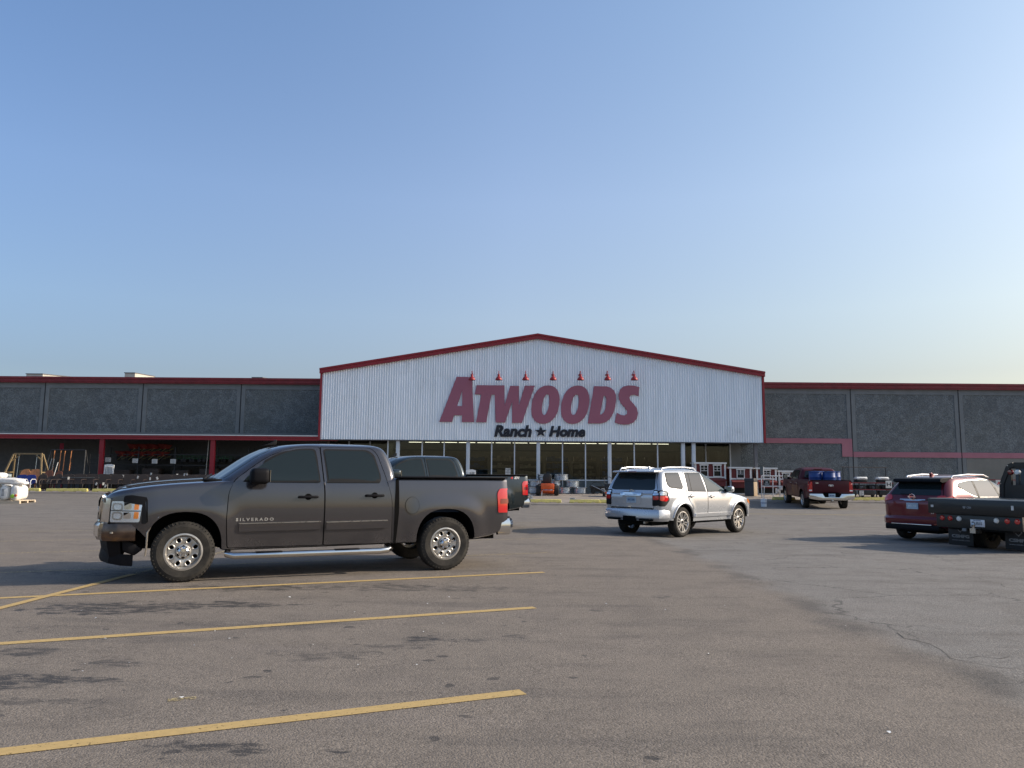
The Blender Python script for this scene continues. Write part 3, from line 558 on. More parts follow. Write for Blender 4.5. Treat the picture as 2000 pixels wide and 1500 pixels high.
class Car:
    def __init__(s, name, label, C, phi, z=0, pitch=0, scale=1, roll=0, cat='pickup truck'):
        s.root = empty(name, (C[0], C[1], z), R(phi), label, cat); s.root.rotation_euler = (roll, -pitch, R(phi)); s.root.scale = (scale,)*3; s.sc = scale
        s.solids = []
    # lower body: stations along x, section follows width curve wz(z) and plan curve hw(x)
    def body(s, x0, x1, hw, zb, zt, wz, paint_, zc=.03, r=.06, flare=None, arches=(), bed=None, name='body', ends=.35, step=.045, cutters=()):
        hw, zb, zt, wz = curve(hw), curve(zb), curve(zt), curve(wz); b = BM(); rings = []
        n = int((x1-x0)/step); X = [x0+(x1-x0)*(.5-.5*math.cos(math.pi*i/n))*.35+(x1-x0)*i/n*.65 for i in range(n+1)]
        for x in X:
            W = hw(x); lo, hi = zb(x), zt(x); half = [(0, lo), (W*.55, lo), (W*wz(lo)-.05, lo)]; rr = min(r, (hi-lo)*.3)
            for k in range(22):
                z = lo+.02+(hi-rr-lo-.02)*k/21; y = W*wz(z)
                if flare: y += flare(x, z)
                half.append((y, z))
            yl = half[-1][0]
            for a in (30, 60, 90): half.append((yl-rr*(1-math.cos(R(a))), hi-rr+rr*math.sin(R(a))))
            yt = half[-1][0]; cz = zc(x) if callable(zc) else zc
            for f in (.85, .65, .4, .2, 0): half.append((yt*f, hi+cz*(1-f*f)))
            ring = [b.verts.new((x, y, z)) for y, z in half]+[b.verts.new((x, -y, z)) for y, z in half[-2:0:-1]]
            rings.append(ring)
        m = len(rings[0])
        for p, q in zip(rings, rings[1:]):
            for k in range(m): b.faces.new((p[k], p[(k+1) % m], q[(k+1) % m], q[k]))
        b.faces.new(rings[0][::-1]); b.faces.new(rings[-1]); bmesh.ops.recalc_face_normals(b, faces=b.faces)
        s.solids.append(b.copy()); s.bodyW = hw
        o = link(name, b, [paint_, 'gap'], s.root, angle=32)
        cut = []
        for (cx, cz_, poly, yin) in arches:
            for sd in (-1, 1):
                c = BM(); prism(c, [(cx+u, cz_+v) for u, v in poly], sd*yin, sd*1.4, mi=0); cut.append(c)
        if bed: c = BM(); box(c, *bed); cut.append(c)
        for c in cutters: cut.append(c)
        for c in cut:
            bmesh.ops.recalc_face_normals(c, faces=c.faces); me = bpy.data.meshes.new('c'); c.to_mesh(me); c.free(); me.materials.append(M['gap']); k = bpy.data.objects.new('c', me); COL.objects.link(k)
            k.matrix_world = s.root.matrix_world.copy() if False else Matrix()
            k.parent = s.root
            md = o.modifiers.new('b', 'BOOLEAN'); md.object = k; md.operation = 'DIFFERENCE'; md.solver = 'EXACT'; md.material_mode = 'TRANSFER'
        if cut:
            bpy.context.view_layer.update(); me2 = bpy.data.meshes.new_from_object(o.evaluated_get(bpy.context.evaluated_depsgraph_get()))
            ks = [m_.object for m_ in o.modifiers]; o.modifiers.clear(); o.data = me2; me2.polygons.foreach_set('use_smooth', [True]*len(me2.polygons)); me2.set_sharp_from_angle(angle=R(32))
            for k in ks: bpy.data.objects.remove(k)
        return o
    # greenhouse: rings at rising z with rounded plan
    def cab(s, zs, xr, xf, w, paint_, rz=None, cf=(.30, .5), cr=(.10, .2), name='cab', bow=.02):
        xr, xf, w = curve(xr), curve(xf), curve(w); b = BM(); rings = []; z0 = zs[0]; zt_ = zs[-1]
        for z in zs:
            a, f, W = xr(z), xf(z), w(z); half = []
            for k in range(5): half.append((a+bow*(k/4)**2*0, W*(1-cr[1])*k/4))
            for k in range(1, 6): t = R(90*k/5); half.append((a+cr[0]*(1-math.cos(t)), W*(1-cr[1])+W*cr[1]*math.sin(t)))
            xa, xb = a+cr[0], f-cf[0]
            for k in range(1, 27): half.append((xa+(xb-xa)*k/26, W))
            for k in range(1, 9): t = R(90*k/8); half.append((xb+cf[0]*math.sin(t)*.80, W*(1-cf[1])+W*cf[1]*math.cos(t)))
            fy = W*(1-cf[1])
            for k in range(1, 5): half.append((xb+cf[0]*(.80+.20*math.sin(R(90*k/4))), fy*(1-k/4)))
            P = []
            for x, y in half:
                zz = z
                if rz: zz = z0+(z-z0)*(1+(rz(x)-1)*((z-z0)/(zt_-z0))**1.2)
                P.append((x, y, zz))
            rings.append([b.verts.new(p) for p in P]+[b.verts.new((p[0], -p[1], p[2])) for p in P[-2:0:-1]])
        m = len(rings[0])
        for p, q in zip(rings, rings[1:]):
            for k in range(m): b.faces.new((p[k], p[(k+1) % m], q[(k+1) % m], q[k]))
        last = rings[-1]; cx = sum(v.co.x for v in last)/m
        for sc_, dz in ((.8, .010), (.5, .018), (.2, .022)):
            nr = [b.verts.new((cx+(v.co.x-cx)*sc_, v.co.y*sc_, v.co.z+dz)) for v in rings[-1]]
            for k in range(m): b.faces.new((last[k], last[(k+1) % m], nr[(k+1) % m], nr[k]))
            last = nr
        b.faces.new(rings[0][::-1]); b.faces.new(last); bmesh.ops.recalc_face_normals(b, faces=b.faces); s.solids.append(b.copy())
        return link(name, b, paint_, s.root, angle=40)
    def ready(s):
        b = BM()
        for x in s.solids:
            me = bpy.data.meshes.new('x'); x.to_mesh(me); b.from_mesh(me); bpy.data.meshes.remove(me); x.free()
        bmesh.ops.triangulate(b, faces=b.faces); b.normal_update(); s.bvh = BVHTree.FromBMesh(b); b.free(); s.solids = []
    # a panel laid on the body: outline in the plane across direction d, thickness th standing proud by off
    def decal(s, name, poly, d, m, off=.004, th=None, parent=None, step=.09, sharp=35, org=None, side=1, flat=None):
        """d: 'y+','y-' (x,z) | 'x+','x-' (y,z) | 'z' (x,y) | ('dir', deg) -> (u,z) with u across the direction"""
        if d[0] == 'y': sg = 1 if d[1] == '+' else -1; P = lambda u, v: Vector((u, 3*sg, v)); D_ = Vector((0, -sg, 0))
        elif d[0] == 'x': sg = 1 if d[1] == '+' else -1; P = lambda u, v: Vector((5*sg, u, v)); D_ = Vector((-sg, 0, 0))
        elif d[0] == 'z': P = lambda u, v: Vector((u, v, 4)); D_ = Vector((0, 0, -1))
        else:
            a = R(d[1]); o_ = Vector((math.cos(a), math.sin(a), 0)); uu = Vector((-math.sin(a), math.cos(a), 0)); P = lambda u, v: o_*6+uu*u+Vector((0, 0, v)); D_ = -o_
        b = BM(); vs = [b.verts.new((x, y, 0)) for x, y in poly]; b.faces.new(vs)
        for ax in (0, 1):
            lo = min(p[ax] for p in poly); hi = max(p[ax] for p in poly); k = math.floor(lo/step)+1
            while k*step < hi-1e-4:
                co = Vector((0, 0, 0)); co[ax] = k*step; no = Vector((0, 0, 0)); no[ax] = 1
                bmesh.ops.bisect_plane(b, geom=b.verts[:]+b.edges[:]+b.faces[:], plane_co=co, plane_no=no, dist=1e-5); k += 1
        th = off if th is None else th; bmesh.ops.triangulate(b, faces=[f for f in b.faces if len(f.verts) > 4])
        b.verts.ensure_lookup_table(); bad = []; inn = {}
        for v in b.verts:
            hit = s.bvh.ray_cast(P(v.co.x, v.co.y), D_)
            if hit[0] is None: bad.append(v); continue
            nrm = hit[1] if hit[1].dot(D_) < 0 else -hit[1]
            if nrm.dot(-D_) < .35: nrm = (nrm-D_).normalized()
            inn[v] = hit[0]+nrm*(off-th-.002); v.co = hit[0]+nrm*off
        bmesh.ops.delete(b, geom=bad, context='VERTS')
        if not b.faces: b.free(); return None
        be = [e for e in b.edges if len(e.link_faces) == 1]; nv = {}
        for e in be:
            for v in e.verts:
                if v not in nv: nv[v] = b.verts.new(inn[v])
        for e in be:
            a, c = e.verts; b.faces.new((a, c, nv[c], nv[a]))
        b.normal_update()
        me = bpy.data.meshes.new(name); 
        bmesh.ops.recalc_face_normals(b, faces=b.faces)
        cen = sum((f.calc_area()*(f.normal.dot(-D_)) for f in b.faces), 0)
        if cen < 0: bmesh.ops.reverse_faces(b, faces=b.faces)
        b.to_mesh(me); b.free(); me.materials.append(M[m]); me.polygons.foreach_set('use_smooth', [True]*len(me.polygons)); me.set_sharp_from_angle(angle=R(sharp))
        o = bpy.data.objects.new(name, me); COL.objects.link(o); o.parent = parent or s.root; return o
    def text(s, name, txt, u, v, wd, ht, d, m, off=.012, shear=0, bold=.01, parent=None):
        me = text_mesh(txt, 1, bold, shear, 0); xs_ = [q.co.x for q in me.vertices]; ys_ = [q.co.y for q in me.vertices]; sx = wd/(max(xs_)-min(xs_)); sy = ht/(max(ys_)-min(ys_)); cx = (max(xs_)+min(xs_))/2; cy = (max(ys_)+min(ys_))/2
        fl = {'y+': -1, 'y-': 1, 'x+': 1, 'x-': -1}[d]; sg = 1 if d[1] == '+' else -1
        for q in me.vertices:
            a, c = u+fl*(q.co.x-cx)*sx, v+(q.co.y-cy)*sy
            o_ = Vector((a, 3*sg, c)) if d[0] == 'y' else Vector((5*sg, a, c)); D_ = Vector((0, -sg, 0)) if d[0] == 'y' else Vector((-sg, 0, 0))
            h = s.bvh.ray_cast(o_, D_); q.co = (h[0] if h[0] else o_)-D_*off
        me.materials.append(M[m]); o = bpy.data.objects.new(name, me); COL.objects.link(o); o.parent = parent or s.root; return o
    def outline(s, poly, r, grow=.008):          # slightly grown copy for the dark shut line beneath a panel
        cx = sum(p[0] for p in poly)/len(poly); cy = sum(p[1] for p in poly)/len(poly)
        return [(p[0]+math.copysign(grow, p[0]-cx), p[1]+math.copysign(grow, p[1]-cy)) for p in poly]
    def panel(s, name, poly, d, m, off=.006, gap=True, grow=.009, step=.09, parent=None):
        o = s.decal(name, poly, d, m, off=off, step=step, parent=parent)
        if gap: g_ = s.decal('shut_line', s.outline(poly, 0, grow), d, 'gap', off=.0022, step=step, parent=o)
        return o
    def solid(s, name, b, m, parent=None, angle=35, bv=0):
        if bv: bevel(b, bv)
        return link(name, b, m, parent or s.root, angle=angle)
    def wheel(s, x, y, rad, wid, style, rimr, rimm='alloy', steer=0):
        if not hasattr(s, '_w'): s._w = {}
        sg = 1 if y > 0 else -1
        if style in s._w:
            c = copy_tree(s._w[style], s.root); c.location = (x, y, rad); c.rotation_euler = (0, random.random()*0, 0 if sg > 0 else math.pi); c.rotation_euler.z += R(steer); return c
        h = wid/2; b = BM(); lathe(b, [(rimr*.72, -h*.2), (rimr*.72, h*.25), (.04, h*.25)], axis='y', n=32); wobj = link('wheel', b, 'underbody', s.root)
        b = BM(); R0, r0 = rad, rimr
        prof = [(r0-.01, -h*.72), (r0+.01, -h*.92), (r0+(R0-r0)*.45, -h), (R0-.035, -h*.93), (R0-.008, -h*.80), (R0, -h*.6), (R0, -h*.46), (R0-.009, -h*.44), (R0-.009, -h*.38), (R0, -h*.36), (R0, -h*.05), (R0-.009, -h*.04), (R0-.009, h*.04), (R0, h*.05), (R0, h*.36), (R0-.009, h*.38), (R0-.009, h*.44), (R0, h*.46), (R0, h*.6), (R0-.008, h*.80), (R0-.035, h*.93), (r0+(R0-r0)*.62, h*.99), (r0+(R0-r0)*.6, h*1.015), (r0+(R0-r0)*.4, h), (r0+.012, h*.92), (r0-.01, h*.72)]
        lathe(b, prof, axis='y', n=72, cap=False); lathe(b, [(r0-.01, h*.72), (r0-.01, -h*.72)], axis='y', n=40, cap=False)
        # shoulder lugs
        for k in range(48):
            a = 2*math.pi*k/48; ca, sa = math.cos(a), math.sin(a)
            for sd in (-1, 1):
                p = Vector(((R0-.004)*ca, sd*h*.70, (R0-.004)*sa)); q = Vector(((R0-.03)*ca, sd*h*.93, (R0-.03)*sa)); bar(b, p, q, .022, .010)
        link('tyre', b, 'tyre', wobj, angle=28)
        b = BM()
        if style == 'steel8':
            lathe(b, [(rimr+.012, h*.86), (rimr+.014, h*.93), (rimr-.006, h*.96), (rimr-.014, h*.86), (rimr-.03, h*.62), (rimr-.035, h*.50), (rimr*.84, h*.60), (rimr*.56, h*.66), (rimr*.44, h*.58), (rimr*.40, h*.56), (rimr*.40, h*.70), (rimr*.36, h*.74), (rimr*.2, h*.74), (rimr*.2, h*.4), (rimr*.44, h*.46), (rimr*.84, h*.48), (rimr-.04, h*.2), (rimr-.01, h*.2)], axis='y', n=64, cap=False)
            bmesh.ops.recalc_face_normals(b, faces=b.faces); o = link('rim', b, [rimm], wobj, angle=40)
            c = BM(); hr = rimr*.150
            for k in range(8):
                a = 2*math.pi*(k+.5)/8; cc = Vector((math.cos(a)*rimr*.70, 0, math.sin(a)*rimr*.70))
                rg = BM(); rd = Vector((math.cos(a), 0, math.sin(a))); td = Vector((-math.sin(a), 0, math.cos(a)))
                P_ = [cc+rd*hr*1.12*math.cos(t)+td*hr*.98*math.sin(t) for t in [2*math.pi*i/18 for i in range(19)]]
                tube(b2 := BM(), [p+Vector((0, h*.625, 0)) for p in P_], .009, 6, cap=False); me = bpy.data.meshes.new('x'); b2.to_mesh(me); b2.free(); c.from_mesh(me); bpy.data.meshes.remove(me); rg.free()
            lips = c
            c = BM()
            for k in range(8):
                a = 2*math.pi*(k+.5)/8; rd = Vector((math.cos(a), 0, math.sin(a))); td = Vector((-math.sin(a), 0, math.cos(a))); cc = rd*rimr*.70
                ra = [c.verts.new(cc+rd*hr*1.10*math.cos(t)+td*hr*.96*math.sin(t)+Vector((0, 0, 0))) for t in [2*math.pi*i/18 for i in range(18)]]; rb = [c.verts.new(v.co+Vector((0, h, 0))) for v in ra]
                for i in range(18): c.faces.new((ra[i], ra[(i+1) % 18], rb[(i+1) % 18], rb[i]))
                c.faces.new(ra[::-1]); c.faces.new(rb)
            me = bpy.data.meshes.new('c'); bmesh.ops.recalc_face_normals(c, faces=c.faces); c.to_mesh(me); c.free(); k = bpy.data.objects.new('c', me); COL.objects.link(k); k.parent = wobj
            # one closed shell is needed for the cut: rebuild the profile as a ring solid is done by the lathe itself
            md = o.modifiers.new('b', 'BOOLEAN'); md.object = k; md.solver = 'EXACT'; md.use_hole_tolerant = True; bpy.context.view_layer.update(); me2 = bpy.data.meshes.new_from_object(o.evaluated_get(bpy.context.evaluated_depsgraph_get())); o.modifiers.clear(); o.data = me2; bpy.data.objects.remove(k)
            bb = BM(); bb.from_mesh(me2); ml = bpy.data.meshes.new('x'); lips.to_mesh(ml); bb.from_mesh(ml); bb.to_mesh(me2); bb.free(); bpy.data.meshes.remove(ml); me2.polygons.foreach_set('use_smooth', [True]*len(me2.polygons)); me2.set_sharp_from_angle(angle=R(40))
            b = BM(); lathe(b, [(rimr*.36, h*.72), (rimr*.34, h*.80), (rimr*.22, h*.92), (rimr*.19, h*.98), (.001, h*1.0)], axis='y', n=24, cap=False)
            for k in range(6): a = 2*math.pi*k/6; lathe(b, [(.017, h*.74), (.017, h*.93), (.010, h*.98), (.001, h*.98)], axis='y', c=(math.cos(a)*rimr*.285, 0, math.sin(a)*rimr*.285), n=6, cap=False)
            link('centre_cap', b, 'chrome', wobj)
            b = BM()
            for k in range(6): a = 2*math.pi*(k+.5)/6; cc = Vector((math.cos(a)*rimr*.30, h*.83, math.sin(a)*rimr*.30)); lathe(b, [(.020, h*.80), (.020, h*.845), (.001, h*.845)], axis='y', c=(cc.x, 0, cc.z), n=10, cap=False)
            link('cap_recess', b, 'gap', wobj)
            link('wheel_emblem', bar(BM(), (-.028, h*.995, -.004), (.028, h*.995, .004), .016, .01), 'chrome_dull', wobj)
        else:
            lathe(b, [(rimr+.012, h*.86), (rimr+.014, h*.95), (rimr-.012, h*.97), (rimr-.020, h*.82), (rimr-.030, h*.5), (rimr-.030, -h*.5), (rimr-.02, -h*.7)], axis='y', n=56, cap=False); ns, gap_, wo, wi = {'twin6': (6, .30, .055, .050), 'five': (5, 0, .075, .11), 'five_b': (5, .22, .05, .06), 'dual': (6, 0, .09, .12)}[style]
            for k in range(ns):
                a = 2*math.pi*k/ns+.3
                for dd in ((-.5, .5) if gap_ else (0,)):
                    ao = a+dd*gap_*1.15; ai = a+dd*gap_*1.9
                    p = Vector((math.cos(ai)*rimr*.20, h*.72, math.sin(ai)*rimr*.20)); q = Vector((math.cos(ao)*(rimr-.016), h*.84, math.sin(ao)*(rimr-.016)))
                    t = (q-p).normalized().cross(Vector((0, 1, 0))); P_ = []
                    for c_, w_ in ((p, wi/2 if gap_ else wi/2), (q, wo/2)):
                        for s1 in (-1, 1):
                            for dy in (0, -.03): P_.append(b.verts.new(c_+t*s1*w_*(.6 if gap_ else 1)+Vector((0, dy, 0))))
                    for f in ((0, 2, 6, 4), (1, 5, 7, 3), (0, 4, 5, 1), (2, 3, 7, 6), (4, 6, 7, 5), (0, 1, 3, 2)): b.faces.new([P_[i] for i in f])
            lathe(b, [(rimr*.27, h*.55), (rimr*.27, h*.74), (rimr*.18, h*.80), (.001, h*.80)], axis='y', n=24, cap=False); link('rim', b, rimm, wobj, angle=40)
            link('centre_cap', lathe(BM(), [(rimr*.15, h*.78), (rimr*.14, h*.86), (.001, h*.87)], axis='y', n=20, cap=False), 'trim_black', wobj)
        s._w[style] = wobj; wobj.location = (x, y, rad); wobj.rotation_euler = (0, 0, (0 if sg > 0 else math.pi)+R(steer)); return wobj
    def underbody(s, x0, x1, w_, z0, z1):
        b = BM(); box(b, x0, x1, -w_, w_, z0, z1); link('chassis', b, 'underbody', s.root, smooth_=False)
    def mirror(s, x, y, z, m, sx=.16, sz=.26, sy=.24, armx=0):
        for sd in (1, -1):
            b = BM(); cbox(b, (x, sd*(y+sy/2+.04), z), (sx, sy, sz)); bevel(b, .065, 4)
            for v in b.verts:
                if v.co.x > x: v.co.x += .02*math.cos((v.co.z-z)*6)
            o = link('mirror', b, m, s.root)
            b = BM(); bar(b, (x+.02+armx, sd*(y-.08), z-sz*.28), (x, sd*(y+.10), z-sz*.22), .07, .10); link('mirror_arm', b, 'black_plastic', o)
            link('mirror_glass', box(BM(), x-sx/2-.004, x-sx/2+.001, sd*(y+sy/2+.04)-sy*.40, sd*(y+sy/2+.04)+sy*.40, z-sz*.38, z+sz*.38), 'chrome', o, smooth_=False)
    def handle(s, x, y, z, m, L=.22, sd=1):
        h = s.bvh.ray_cast(Vector((x, 3*sd, z)), Vector((0, -sd, 0))); y = h[0].y if h[0] else y*sd
        o = link('door_handle', bevel(cbox(BM(), (x, y+sd*.035, z), (L, .028, .036)), .010), m, s.root); b = BM(); [cbox(b, (x+k*L*.42, y+sd*.015, z), (.03, .05, .03)) for k in (-1, 1)]; link('handle_mount', b, m, o)
        s.decal('handle_cup', [(x+.05*math.cos(t), z+.045*math.sin(t)) for t in [R(i*24) for i in range(15)]], 'y+' if sd > 0 else 'y-', 'gap', off=.008, parent=o, step=1)
def arch(r, h=None, flat=0, n=18, low=-.6):      # wheel opening around the wheel centre
    h = h or r; P = [(r, low)]+[(r*math.copysign(abs(math.cos(t))**(1-flat), math.cos(t)), h*abs(math.sin(t))**(1-flat)) for t in [math.pi*i/n for i in range(n+1)]]+[(-r, low)]
    return P
def flarefn(cs, a, r0, r1, zmax=9, squarish=2.0):
    def f(x, z):
        v = 0
        for cx, cz in cs:
            d = (abs(x-cx)**squarish+abs(max(z-cz, 0) if z > cz else (z-cz)*.15)**squarish)**(1/squarish); v = max(v, a*(1-smooth(r0, r1, d)))
        return v
    return f

# ------------------------------------------------------------------ crew cab pickups (the near taupe one and the slate one share the build)
def crewcab(label, C, phi, z, pnt, scale=1.0, near=True, wheels='steel8', name='pickup_truck'):
    c = Car(name, label, C, phi, z, scale=scale); WB = 1.85; RW = .40
    zt = [(-2.90, 1.40), (-1.1, 1.395), (-.95, 1.37), (1.30, 1.34), (1.55, 1.325), (2.1, 1.285), (2.55, 1.225), (2.75, 1.175), (2.86, 1.08)]
    zb = [(-2.90, .62), (-2.6, .50), (-2.3, .46), (-1.2, .42), (1.3, .40), (1.5, .44), (2.2, .50), (2.5, .74), (2.86, .78)]
    hw = [(-2.90, .965), (-2.80, .985), (-2.4, .995), (0, 1.0), (2.2, .985), (2.45, .955), (2.65, .88), (2.76, .80), (2.83, .72), (2.86, .66)]
    wz = [(.3, .950), (.45, .966), (.62, .985), (.80, .998), (.92, 1.0), (1.05, .996), (1.2, .982), (1.34, .956), (1.42, .940)]
    fl = flarefn([(WB, .45), (-WB, .45)], .026, .50, .74, squarish=3.2) if near else flarefn([(WB, .45), (-WB, .45)], .03, .5, .66, squarish=4)
    ar = [(p, .43, arch(.475, .50, .18), .62) for p in (WB, -WB)]
    c.body(-2.90, 2.86, hw, zb, zt, wz, pnt, zc=lambda x: .055*smooth(.9, 1.6, x)*(1-smooth(2.6, 2.86, x)), r=.055, flare=fl, arches=ar, bed=(-2.83, -1.10, -.80, .80, .86, 1.7))
    zs = [1.22, 1.30, 1.34, 1.40, 1.48, 1.56, 1.64, 1.71, 1.77, 1.81, 1.84, 1.862, 1.878, 1.886]
    c.cab(zs, [(1.2, -1.06), (1.40, -1.06), (1.6, -1.02), (1.75, -.96), (1.83, -.90), (1.87, -.82), (1.886, -.74)], [(1.2, 1.62), (1.34, 1.55), (1.42, 1.44), (1.55, 1.26), (1.7, 1.04), (1.79, .86), (1.84, .72), (1.87, .56), (1.886, .40)],
          [(1.2, .93), (1.34, .945), (1.42, .925), (1.55, .875), (1.7, .81), (1.79, .765), (1.83, .735), (1.86, .69), (1.878, .63), (1.886, .57)], pnt, cf=(.34, .42), cr=(.10, .12))
    c.ready()
    for sd, d in ((1, 'y+'), (-1, 'y-')):
        fd = rpoly([(1.30, .44), (1.33, .80), (1.31, 1.20), (1.24, 1.345), (1.02, 1.52), (.80, 1.675), (.52, 1.80), (.30, 1.835), (.07, 1.835), (.045, 1.5), (.02, 1.2), (.02, .44)], [.03, .1, .1, .06, .3, .3, .12, .1, .03, .1, .1, .02])
        rd = rpoly([(.0, .44), (.0, 1.2), (.03, 1.5), (.05, 1.835), (-.70, 1.835), (-.79, 1.74), (-.90, 1.38), (-.985, 1.1), (-.99, .44)], [.02, .1, .1, .03, .10, .1, .2, .2, .03])
        o = c.panel('front_door', fd, d, pnt, off=.007); 
        if near and sd == 1: o['label'] = 'dusty front door with chrome model lettering'
        c.panel('rear_door', rd, d, pnt, off=.007)
        fw = rpoly([(1.12, 1.345), (1.02, 1.46), (.86, 1.585), (.66, 1.70), (.48, 1.765), (.32, 1.785), (.15, 1.785), (.115, 1.55), (.09, 1.345)], [.05, .1, .15, .2, .15, .1, .05, .05, .02])
        rw = rpoly([(-.05, 1.34), (.0, 1.785), (-.62, 1.785), (-.72, 1.72), (-.80, 1.45), (-.80, 1.36), (-.74, 1.34)], [.02, .05, .08, .09, .1, .04, .03])
        c.decal('window_trim', c.outline(fw, 0, .022), d, 'trim_black', off=.0095, step=.07); c.decal('window_trim', c.outline(rw, 0, .022), d, 'trim_black', off=.0095, step=.07)
        c.decal('front_window', fw, d, 'tint_glass', off=.0125, step=.07); c.decal('rear_window', rw, d, 'tint_glass', off=.0125, step=.07)
        c.decal('belt_seal', rpoly([(1.13, 1.322), (1.13, 1.343), (.10, 1.338), (.10, 1.318)], .005), d, 'trim_black', off=.014); c.decal('belt_seal', rpoly([(-.02, 1.318), (-.02, 1.338), (-.80, 1.338), (-.80, 1.318)], .005), d, 'trim_black', off=.014)
        for a, e in ((1.17, .06), (-.02, -.92)): c.decal('side_moulding', rpoly([(a, .655), (a, .755), (e, .765), (e, .665)], .02), d, pnt, off=.034, step=.12)
        [c.decal('moulding_highlight', rpoly([(a, .757), (a, .768), (e, .778), (e, .767)], .003), d, 'chrome_dull', off=.036, step=.12) for a, e in ((1.17, .06), (-.02, -.92))]  # pale strip painting in the bright highlight along each moulding's top
        c.handle(.245, .98, 1.12, 'black_plastic', sd=sd, L=.28); c.handle(-.72, .98, 1.135, 'black_plastic', sd=sd, L=.28)
        # wheel lip, bed seam, tail lamp
        c.decal('cab_gap', [(-1.03, .44), (-1.065, .44), (-1.095, .9), (-1.095, 1.39), (-1.05, 1.40), (-1.03, 1.0)], d, 'gap', off=.010, step=.08)
        o = c.decal('tail_lamp', rpoly([(-2.905, .86), (-2.905, 1.235), (-2.75, 1.235), (-2.705, 1.16), (-2.72, .86)], [.01, .02, .06, .06, .02]), d, 'lens_red', off=.018, step=.06)
        if o: c.decal('tail_lamp_lens', rpoly([(-2.895, 1.0), (-2.895, 1.075), (-2.76, 1.075), (-2.755, 1.0)], .01), d, 'lens_red_dark', off=.021, step=.06, parent=o)
        c.decal('headlight', rpoly([(2.36, .80), (2.36, 1.075), (2.60, 1.10), (2.86, 1.11), (2.88, .79)], [.02, .05, .04, .02, .02]) if False else rpoly([(2.40, .80), (2.375, 1.05), (2.60, 1.07), (2.735, 1.07), (2.745, .80)], .02), d, 'lens_clear', off=.012, step=.05); c.decal('grille_surround', rpoly([(2.755, .79), (2.745, 1.11), (2.87, 1.11), (2.88, .79)], .02), d, 'chrome', off=.02, step=.05)
        for zz in (.845, .96): c.decal('turn_signal', rpoly([(2.415, zz), (2.41, zz+.085), (2.465, zz+.088), (2.47, zz)], .008), d, 'lens_amber', off=.015, step=.05)
        for zz, x_ in ((.845, 2.50), (.965, 2.50)): c.decal('lamp_reflector', rpoly([(x_, zz), (x_, zz+.075), (x_+.09, zz+.08), (x_+.09, zz)], .02), d, 'chrome', off=.014, step=.05)
        for zz in (.86, .975):
            c.decal('lamp_bowl', rpoly([(2.60, zz-.035), (2.60, zz+.07), (2.725, zz+.075), (2.725, zz-.03)], .04), d, 'chrome_dull', off=.0135, step=.05); c.decal('lamp_bulb', rpoly([(2.62, zz-.015), (2.62, zz+.05), (2.705, zz+.055), (2.705, zz-.01)], .035), d, 'lens_clear', off=.016, step=.05)
        c.decal('lamp_facet', [(2.52, .925), (2.59, .925), (2.585, .885)], d, 'underbody', off=.015, step=.05); c.decal('lamp_facet', [(2.52, 1.045), (2.59, 1.05), (2.585, 1.01)], d, 'underbody', off=.015, step=.05)
        c.decal('lamp_divider', [(2.39, .938), (2.39, .948), (2.74, .953), (2.74, .943)], d, 'trim_black', off=.016, step=.05)
        c.decal('fender_seam', [(2.30, .80), (2.315, .80), (2.335, 1.10), (2.32, 1.10)], d, 'gap', off=.006, step=.05)
    c.decal('fuel_door', [(-1.30+.105*math.cos(t), .985+.125*math.sin(t)) for t in [R(i*15) for i in range(24)]], 'y+', pnt, off=.008, step=.08); c.decal('fuel_door_gap', [(-1.30+.109*math.cos(t), .985+.129*math.sin(t)) for t in [R(i*15) for i in range(24)]], 'y+', 'gap', off=.004, step=.08)
    c.decal('windshield', rpoly([(-.80, 1.375), (-.645, 1.80), (.645, 1.80), (.80, 1.375)], .05), 'x+', 'screen_glass', off=.004, step=.06); c.decal('back_window', rpoly([(-.66, 1.42), (-.60, 1.76), (.60, 1.76), (.66, 1.42)], .06), 'x-', 'tint_glass', off=.006, step=.07)
    b = BM(); prism(b, [(1.40, 1.365), (1.62, 1.372), (1.64, 1.345), (1.40, 1.335)], -.80, .80); c.solid('cowl', b, 'black_plastic', bv=.006)
    b = BM(); tube(b, [(1.60, .72, 1.385), (1.55, .45, 1.41), (1.50, .15, 1.43)], .010, 6); tube(b, [(1.63, .74, 1.36), (1.60, .72, 1.385)], .02, 6); c.solid('wiper', b, 'trim_black')
    c.panel('hood', rpoly([(1.62, -.74), (1.62, .74), (2.2, .76), (2.60, .70), (2.74, .5), (2.78, 0), (2.74, -.5), (2.60, -.70), (2.2, -.76)], .06), 'z', pnt, off=.008)
    # hood side crease
    b = BM(); b2 = []
    c.decal('hood_crease', rpoly([(1.62, .60), (1.62, .66), (2.55, .60), (2.60, .52)], .01), 'z', pnt, off=.022); c.decal('hood_crease', rpoly([(1.62, -.60), (1.62, -.66), (2.55, -.60), (2.60, -.52)], .01), 'z', pnt, off=.022)
    # grille: two openings either side of a bar carrying the emblem
    g_ = c.decal('grille', rpoly([(-.66, .80), (-.70, 1.13), (.70, 1.13), (.66, .80)], .05), 'x+', 'chrome', off=.045, step=.1)
    for z0_, z1_ in ((.825, .925), (.995, 1.09)): c.decal('grille_opening', rpoly([(-.62, z0_), (-.63, z1_), (.63, z1_), (.62, z0_)], .03), 'x+', 'trim_black', off=.048, th=.003, parent=g_, step=.1)
    c.decal('emblem', [(-.17, .935), (-.05, .935), (-.065, .915), (.085, .915), (.065, .935), (.17, .935), (.15, .985), (.05, .985), (.065, 1.005), (-.085, 1.005), (-.065, .985), (-.15, .985)], 'x+', 'chrome_dull', off=.075, th=.03, parent=g_, step=.5)
